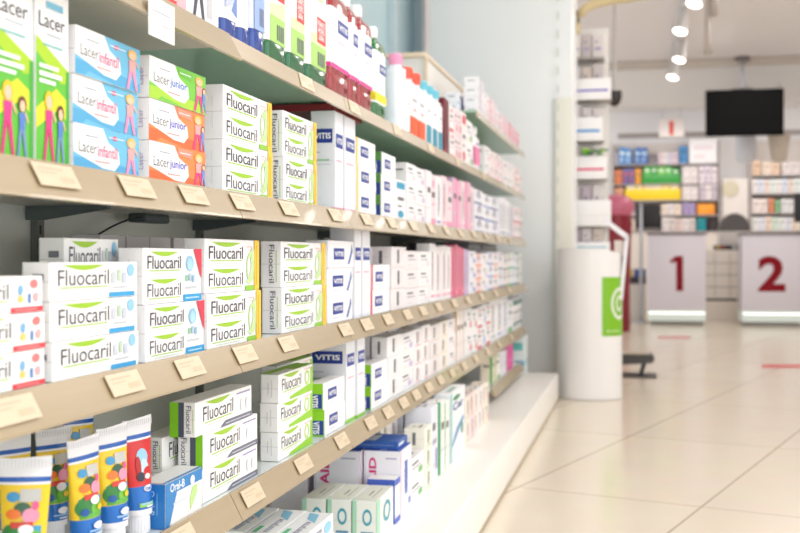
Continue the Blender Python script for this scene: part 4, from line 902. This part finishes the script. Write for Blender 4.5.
# monitors on the counters
root = thing('monitor', 'black monitor seen from behind on a silver post left of counter one', 'monitor', PY(641, 232, YK+.5)); a = PY(636, 228, YK+.5); b = PY(661, 204, YK+.5)
mb = MB(); mb.box((a.x-root.location.x, -.02, a.z-root.location.z), (b.x-root.location.x, .02, b.z-root.location.z), mat((20, 16, 18), .4), bev=.006); link('screen', mb.mesh('screen'), root)
mb = MB(); mb.tube([(0, -.03, -root.location.z+.01), (0, -.03, b.z-root.location.z)], .022, mat((200, 200, 206), .3)); mb.lathe([(.09, 0), (.09, .012), (.03, .02)], mat((190, 190, 196), .3), c=(0, -.03, -root.location.z)); link('post', mb.mesh('post'), root)
root = thing('monitor', 'black monitor on counter two at the right edge', 'monitor', PY(799, 232.2, YK+.3)); root.location.z = PY(700, 232.5, YK).z-.003; a = PY(794, 222, YK+.3); b = PY(812, 193, YK+.3)
mb = MB(); mb.box((a.x-root.location.x, -.02, a.z-root.location.z), (b.x-root.location.x, .02, b.z-root.location.z), mat((20, 16, 18), .4), bev=.006); link('screen', mb.mesh('screen'), root)
mb = MB(); mb.tube([(.05, .025, 0.006), (.05, .025, .2)], .02, mat((40, 40, 44), .3)); mb.box((-.03, -.06, 0), (.13, .09, .008), mat((40, 40, 44), .3)); link('stand', mb.mesh('stand'), root)
# grey cash machine with a curved hood
a = PY(718, 232, YK2+.1); zc_ = PY(718, 233, YK2+.1).z
root = thing('till', 'dark grey till with curved hood standing between counters one and two', 'till', (PY(735, 232, YK2+.1).x, YK2+.3, PY(735, 250, YK2+.1).z+.0))
zb0 = root.location.z; w = PY(751, 232, YK2+.1).x-PY(719, 232, YK2+.1).x; ht = PY(735, 213, YK2+.1).z-zb0; hb_ = PY(735, 231, YK2+.1).z-zb0
mb = MB(); mb.box((-w/2, -.15, .002), (w/2, .15, hb_), mat((214, 206, 200), .4), bev=.004); link('base', mb.mesh('base'), root)
mb = MB(); pts = [(-w/2, hb_), (w/2, hb_)]+[(w/2*math.cos(t), hb_+(ht-hb_)*math.sin(t)) for t in [math.pi*i/12 for i in range(1, 12)]]
mb.prism([(w/2, hb_)]+[(w/2*math.cos(math.pi*i/12), hb_+(ht-hb_)*math.sin(math.pi*i/12)) for i in range(1, 12)]+[(-w/2, hb_)], -.15, .15, mat((92, 84, 82), .4), axis='y'); link('hood', mb.mesh('hood'), root)

# ---------- hanging television ----------
YT = 14.2
a = PY(705.5, 136.5, YT); b = PY(784, 88, YT); root = thing('television', 'black flat television hanging from the ceiling above the counters', 'television', ((a.x+b.x)/2, YT, (a.z+b.z)/2)); w = b.x-a.x; h = b.z-a.z
mb = MB(); mb.box((-w/2, 0, -h/2), (w/2, .05, h/2), mat((8, 6, 6), .6, spec=.1), bev=.006); link('casing', mb.mesh('tv'), root)
mb = MB(); mb.box((-w/2+.015, -.001, -h/2+.03), (w/2-.015, .0, h/2-.015), mat((5, 4, 5), .5, spec=.12)); link('screen', mb.mesh('scr'), root)
mb = MB(); mb.tube([(-.02, .09, .0), (-.02, .09, CEIL-root.location.z)], .025, mat((200, 200, 206), .3)); mb.box((-.14, .05, h/2-.1), (.1, .12, h/2+.02), mat((90, 84, 84), .4), bev=.005); mb.lathe([(.09, CEIL-root.location.z-.05), (.09, CEIL-root.location.z)], mat((120, 112, 110), .4), c=(-.02, .09, 0)); link('ceiling_mount', mb.mesh('mount'), root)
# white hanging shades by the television
for px, w_, s, c in ((746, 20, 'white cylinder pendant shade below the television', (238, 238, 244)), (779, 20, 'beige tapered pendant shade right of the white one', (222, 206, 188))):
    p = PY(px, 162, 14.9); q = PY(px, 136, 14.9); r = w_/2*14.2/F; hh = q.z-p.z
    root = thing('pendant_lamp', s, 'lamp', (p.x, 14.9, p.z), 'pendant shades below the television')
    mb = MB(); mb.lathe([(r*.7, 0), (r*.95, .03), (r, .08), (r*.96, hh), (r*.5, hh+.04)] if c[0] > 230 else [(r*.55, 0), (r*.75, .04), (r*1.1, hh), (r*.8, hh+.03)], mat(c, .4)); link('shade', mb.mesh('shade'), root)
    mb = MB(); mb.tube([(0, 0, hh+.02), (0, 0, CEIL-p.z-.02)], .008, mat((200, 196, 190))); link('cord', mb.mesh('cord'), root)

# ---------- shelves along the back wall ----------
YS = YB-.42
zsh = lambda y: PY(700, y, YS).z
units = [('left', 612, 720.5, [163, 183, 199.5, 214.5, 231]), ('right', 750, 830, [176, 194, 213.5, 231])]
for nm, xa, xb, ys_ in units:
    x0_, x1_ = PY(xa, 200, YS).x, PY(xb, 200, YS).x
    root = thing('wall_shelving', 'white wall shelving full of packs behind the counters, %s unit' % nm, 'shelf', ((x0_+x1_)/2, YS+.3, 0)); O = Vector(root.location)
    mb = MB(); mb.box((x0_, YS+.36, 0), (x1_, YS+.4, PY(700, 140, YS).z), mat((222, 212, 206), .5)); o = link('back_board', mb.mesh('bb'), root); o.location = -O
    for x in (x0_, x1_-.02):
        mb = MB(); mb.box((x, YS, 0), (x+.02, YS+.36, PY(700, 140, YS).z), mat((200, 190, 186), .5)); o = link('side_panel', mb.mesh('sp'), root); o.location = -O
    for y in ys_:
        mb = MB(); mb.box((x0_+.021, YS, zsh(y)-.02), (x1_-.021, YS+.359, zsh(y)), mat((168, 158, 156), .4)); o = link('shelf_board', mb.mesh('sb'), root); o.location = -O
    mb = MB(); mb.box((x0_+.021, YS+.02, 0), (x1_-.021, YS+.35, zsh(ys_[-1])-.02), mat((228, 216, 206), .5)); o = link('base_cabinet', mb.mesh('bc'), root); o.location = -O
def back(x0, x1, yt, board, n, c, desc, grp, levels=1, c2=None, name='medicine_box'):
    X0 = PY(x0, board, YS+.02).x; X1 = PY(x1, board, YS+.02).x; z = zsh(board)+.001; ht = PY(700, yt, YS).z-z; w = (X1-X0)/n; h = ht/levels
    for k in range(n):
        for l in range(levels):
            cc = c if not isinstance(c, list) else c[(k+l) % len(c)]
            a = w-.006; b = h*(random.uniform(.9, 1) if l == levels-1 else 1)-.002
            mb = MB(); mb.box((0, 0, 0), (a, .2, b), ink(cc), bev=.002)
            c3 = c2 or tuple(max(0, int(v*.72)) for v in cc)
            mb.box((a*.15, -.001, b*.55), (a*.85, 0, b*.75), ink(c3)); mb.box((a*.15, -.001, b*.2), (a*.55, 0, b*.36), ink(c3))
            lv = '' if levels == 1 else (', lower' if l == 0 else ', upper')
            ps = '' if n == 1 else (', pack %d from the left' % (k+1))
            tag(link(name, mb.mesh('pack'), loc=(X0+k*w+.003, YS+.02+random.uniform(0, .01), z+l*h)), desc+ps+lv, 'box', grp)
WP = (240, 228, 226)
back(614.5, 618, 150, 163, 1, (200, 200, 214), 'pale pack at the left end of the back shelving', 'back shelf packs')
back(619, 631.5, 145, 163, 2, (70, 140, 205), 'blue and white pack on the top board of back shelving', 'blue packs on the back shelving', c2=(220, 232, 244))
back(634.5, 647.5, 145, 163, 2, (40, 100, 175), 'darker blue pack on the top board of back shelving', 'blue packs on the back shelving', c2=(190, 215, 236))
back(648.5, 657, 151, 163, 1, (120, 112, 116), 'grey pack on the top board of back shelving', None)
back(658, 678, 151, 163, 4, [(232, 206, 214), WP, (214, 206, 222)], 'pale pink pack on the top board of back shelving', 'pale pink packs')
back(679, 688, 144, 163, 1, (50, 130, 190), 'blue pack beside the large white box on back shelving', None)
back(689, 717.5, 137, 163, 1, (240, 236, 238), 'large white box on the top board of back shelving', None, c2=(228, 214, 218), name='carton')
back(614.5, 622, 168, 183, 2, (232, 130, 80), 'orange pack on the second board of back shelving', 'orange packs')
back(622.5, 634.5, 167, 183, 2, (100, 90, 150), 'violet pack on the second board of back shelving', 'violet packs', c2=(200, 80, 90))
back(635, 641, 166, 183, 1, (240, 160, 30), 'amber pack on the second board of back shelving', None)
back(682, 697.5, 165.8, 183, 2, WP, 'cream pack right of the green tub', 'cream packs', levels=2)
back(698.5, 717.5, 165, 183, 3, [(232, 218, 224), (224, 210, 222)], 'pinkish pack on the second board, far right', 'pinkish packs')
back(614.5, 623, 186, 199.5, 2, (240, 170, 130), 'peach pack on the third board of back shelving', 'peach packs')
back(682, 698, 185, 199.5, 2, WP, 'cream pack right of the yellow tub', 'cream packs', levels=2)
back(699, 717.5, 184, 199.5, 3, [(206, 190, 200), WP], 'mauve pack on the third board, far right', 'mauve packs')
back(614.5, 634.5, 203, 214.5, 3, [WP, (240, 220, 190)], 'cream pack on the fourth board behind the monitor post', 'cream packs')
back(659, 681.5, 203, 214.5, 3, [(244, 224, 206), WP], 'cream pack on the fourth board right of the monitor', 'cream packs')
back(682.5, 695.5, 202, 214.5, 2, (176, 156, 202), 'violet pack on the fourth board beside the orange box', 'violet packs')
back(697, 715, 203, 214.5, 1, (244, 150, 30), 'bright orange box on the fourth board of back shelving', None, c2=(250, 170, 60), name='carton')
back(625, 635, 218, 231, 1, (236, 214, 200), 'cream pack on the lowest board by the monitor post', None)
back(662, 695.5, 217, 231, 5, [WP, (222, 210, 206), (232, 206, 200)], 'pale pack on the lowest board above counter one', 'pale packs above counter one')
back(697, 706, 218, 231, 1, (20, 150, 160), 'teal pack on the lowest board above counter one', None)
back(707, 711, 215, 231, 1, (50, 20, 40), 'dark purple pack beside the teal one', None)
PAS = [(248, 240, 236), (226, 232, 246), (248, 226, 214), (236, 244, 240)]
back(752, 761, 160, 176, 1, (236, 200, 170), 'peach pack on the top board of the right back unit', None)
back(762, 780, 163, 176, 2, [(246, 226, 206), (240, 206, 180)], 'cream pack on the top board of the right back unit', 'cream packs')
back(782, 806, 163, 176, 3, WP, 'whitish pack on the top board at the right edge', 'whitish packs')
back(752, 806, 179, 194, 9, PAS, 'pastel pack on the second board of the right back unit', 'pastel packs')
back(752, 768, 199, 213.5, 2, (248, 232, 226), 'whitish pack on the third board of the right back unit', 'whitish packs')
back(769, 774, 198, 213.5, 1, (240, 150, 110), 'salmon pack on the third board of the right back unit', None)
back(775, 780, 200, 213.5, 1, (150, 200, 150), 'pale green pack on the third board of the right back unit', None)
back(781, 806, 199, 213.5, 4, (240, 236, 236), 'white pack on the third board at the right edge', 'whitish packs')
back(752, 806, 217, 231, 8, [(246, 244, 240), (240, 240, 250), (250, 226, 206), (226, 244, 230)], 'pastel pack on the lowest board above counter two', 'pastel packs')
# coloured tubs
for (x0, x1, yt, yb_, c, s, board) in ((642, 681, 174, 183, (30, 150, 40), 'green', 183), (624.5, 681, 188, 199.5, (246, 206, 20), 'yellow', 199.5)):
    X0 = PY(x0, yb_, YS+.02).x; X1 = PY(x1, yb_, YS+.02).x; z = zsh(board)+.001; ht = PY(700, yt, YS).z-z; w = X1-X0-.01
    root = thing('storage_tub', 'long %s tub on the back shelving' % s, 'tub', (X0+.005, YS+.02, z))
    mb = MB(); m = mat(c, .35); mb.box((0, 0, 0), (w, .25, .01), m); mb.box((0, -.01, .01), (w, .01, ht), m, bev=.003); mb.box((0, .24, .01), (w, .25, ht), m); mb.box((0, .01, .01), (.01, .24, ht), m); mb.box((w-.01, .01, .01), (w, .24, ht), m)
    link('body', mb.mesh('tub'), root)
    nb = 5 if s == 'green' else 6
    for k in range(nb):
        cc = ((90, 190, 80), (40, 160, 60), (130, 205, 90))[k % 3] if s == 'green' else ((250, 240, 214), (250, 214, 60), (250, 226, 190))[k % 3]
        a = (w-.04)/nb; mb = MB(); hh = ht+(.12 if s == 'green' else .07)*random.uniform(.6, 1); mb.box((0, 0, 0), (a-.006, .16, hh), ink(cc), bev=.002); mb.box((a*.2, -.001, hh*.7), (a*.7, 0, hh*.85), ink((240, 240, 230)))
        tag(link('small_pack', mb.mesh('p'), loc=(X0+.028+k*a, YS+.05, z+.011)), '%s pack standing in the long %s tub, pack %d from the left' % (cname(cc), s, k+1), 'pack', 'packs in the %s tub' % s)
# white box column between the units, round beige clock-like plate
bx('storage_box', 722, 178, 748.5, 231, YS+.05, .3, (226, 216, 210), 'large pale cupboard between the two back shelving units', 'cupboard', floor=True)
p = PY(731, 178, YS-.06); mb = MB(); mb.lathe([(.12, 0), (.125, .01), (.12, .02)], mat((206, 196, 170), .5), n=8, M=Matrix.Rotation(R_(90), 4, 'X'))
tag(link('wall_plate', mb.mesh('plate'), loc=(p.x, YS+.049, PY(731, 189, YS+.05).z)), 'beige octagonal plate on the pale cupboard', 'plate')
# sign with a red mark, and the frame line under the soffit
a = PY(659, 137, YS-.5); b = PY(684, 118, YS-.5); root = thing('hanging_sign', 'small white sign with red mark hanging before the back wall', 'sign', ((a.x+b.x)/2, YS-.5, a.z)); w = b.x-a.x; h = b.z-a.z
mb = MB(); mb.box((-w/2, 0, 0), (w/2, .02, h), mat((222, 212, 208), .5), bev=.003); mb.box((-.03, -.002, h*.1), (.03, 0, h*.85), mat((206, 60, 50), .4)); link('board', mb.mesh('sb'), root)
for x in (-w/2+.05, w/2-.05):
    mb = MB(); mb.tube([(x, .01, h-.01), (x, .01, PY(700, 106, YS-.5).z-a.z+.1)], .004, mat((180, 176, 172))); link('wire', mb.mesh('w'), root)
mb = MB(); mb.box((PY(618, 133, YB).x, YB-.03, PY(700, 137, YB).z), (PY(812, 133, YB).x, YB-.001, PY(700, 132, YB).z), mat((170, 160, 156), .4)); struct('trim_3', mb)
# red marks on the floor
for k, (x0, y0, x1, y1, s) in enumerate(((658, 336, 690, 339, 'faint red line on the floor before counter one'), (762, 364.5, 806, 368, 'red line on the floor before counter two'))):
    p = fl(x0, y1); q = fl(x1, y1); r_ = fl(x1, y0); t_ = fl(x0, y0)
    mb = MB(); c = mat((226, 150, 140) if k == 0 else (216, 80, 76), .3)
    pts = [(p.x, p.y), (q.x, q.y), (r_.x, r_.y), (t_.x, t_.y)]
    mb.prism(pts, .0004, .0016, c); tag(link('floor_line', mb.mesh('line')), s, 'floor mark', 'red lines on the floor')

# ---------- light ----------
w = bpy.data.worlds.new('day'); C.world = w; w.use_nodes = True
w.node_tree.nodes['Background'].inputs[0].default_value = (.93, .97, 1, 1); w.node_tree.nodes['Background'].inputs[1].default_value = .9
def area(name, loc, rot, sx, sy, e, c=(1, .975, .945)):
    l = bpy.data.lights.new(name, 'AREA'); l.shape = 'RECTANGLE'; l.size = sx; l.size_y = sy; l.energy = e; l.color = c
    o = bpy.data.objects.new(name, l); col.objects.link(o); o.location = loc; o.rotation_euler = rot; return o
for i, y in enumerate((-1.2, 1.6, 4.4, 7.2, 10, 12.8)):
    area('ceiling_light', (1.1, y, CEIL-.02), (0, R_(12), 0), 1.6, 1.2, 38)
area('ceiling_light', (1.0, 15.6, 2.4), (R_(38), 0, 0), 3.5, .4, 30)
area('added_fill', (3.4, 1.6, 1.5), (0, R_(90), 0), 2.6, 6, 62, (1, .99, .98))  # added fill from the open right side; no shopfront window is built
area('added_fill', (.6, -2.8, 1.5), (R_(90), 0, 0), 4, 2.6, 55, (1, .99, .98))  # added fill behind the camera, brightens the carton ends facing it

# ---------- camera ----------
cam = bpy.data.cameras.new('camera'); co = bpy.data.objects.new('camera', cam); col.objects.link(co); C.camera = co
cam.sensor_width = 36; cam.lens = F*36/800; cam.shift_y = -8.5/800; cam.clip_start = .05
co.location = (0, 0, H); co.rotation_euler = (R_(90), 0, A0)
cam.dof.use_dof = True; cam.dof.focus_distance = 1.85; cam.dof.aperture_fstop = 5.2
C.view_settings.view_transform = 'Standard'; C.view_settings.look = 'None'; C.view_settings.gamma = 1; C.view_settings.use_curve_mapping = False
C.view_settings.exposure = 0.1
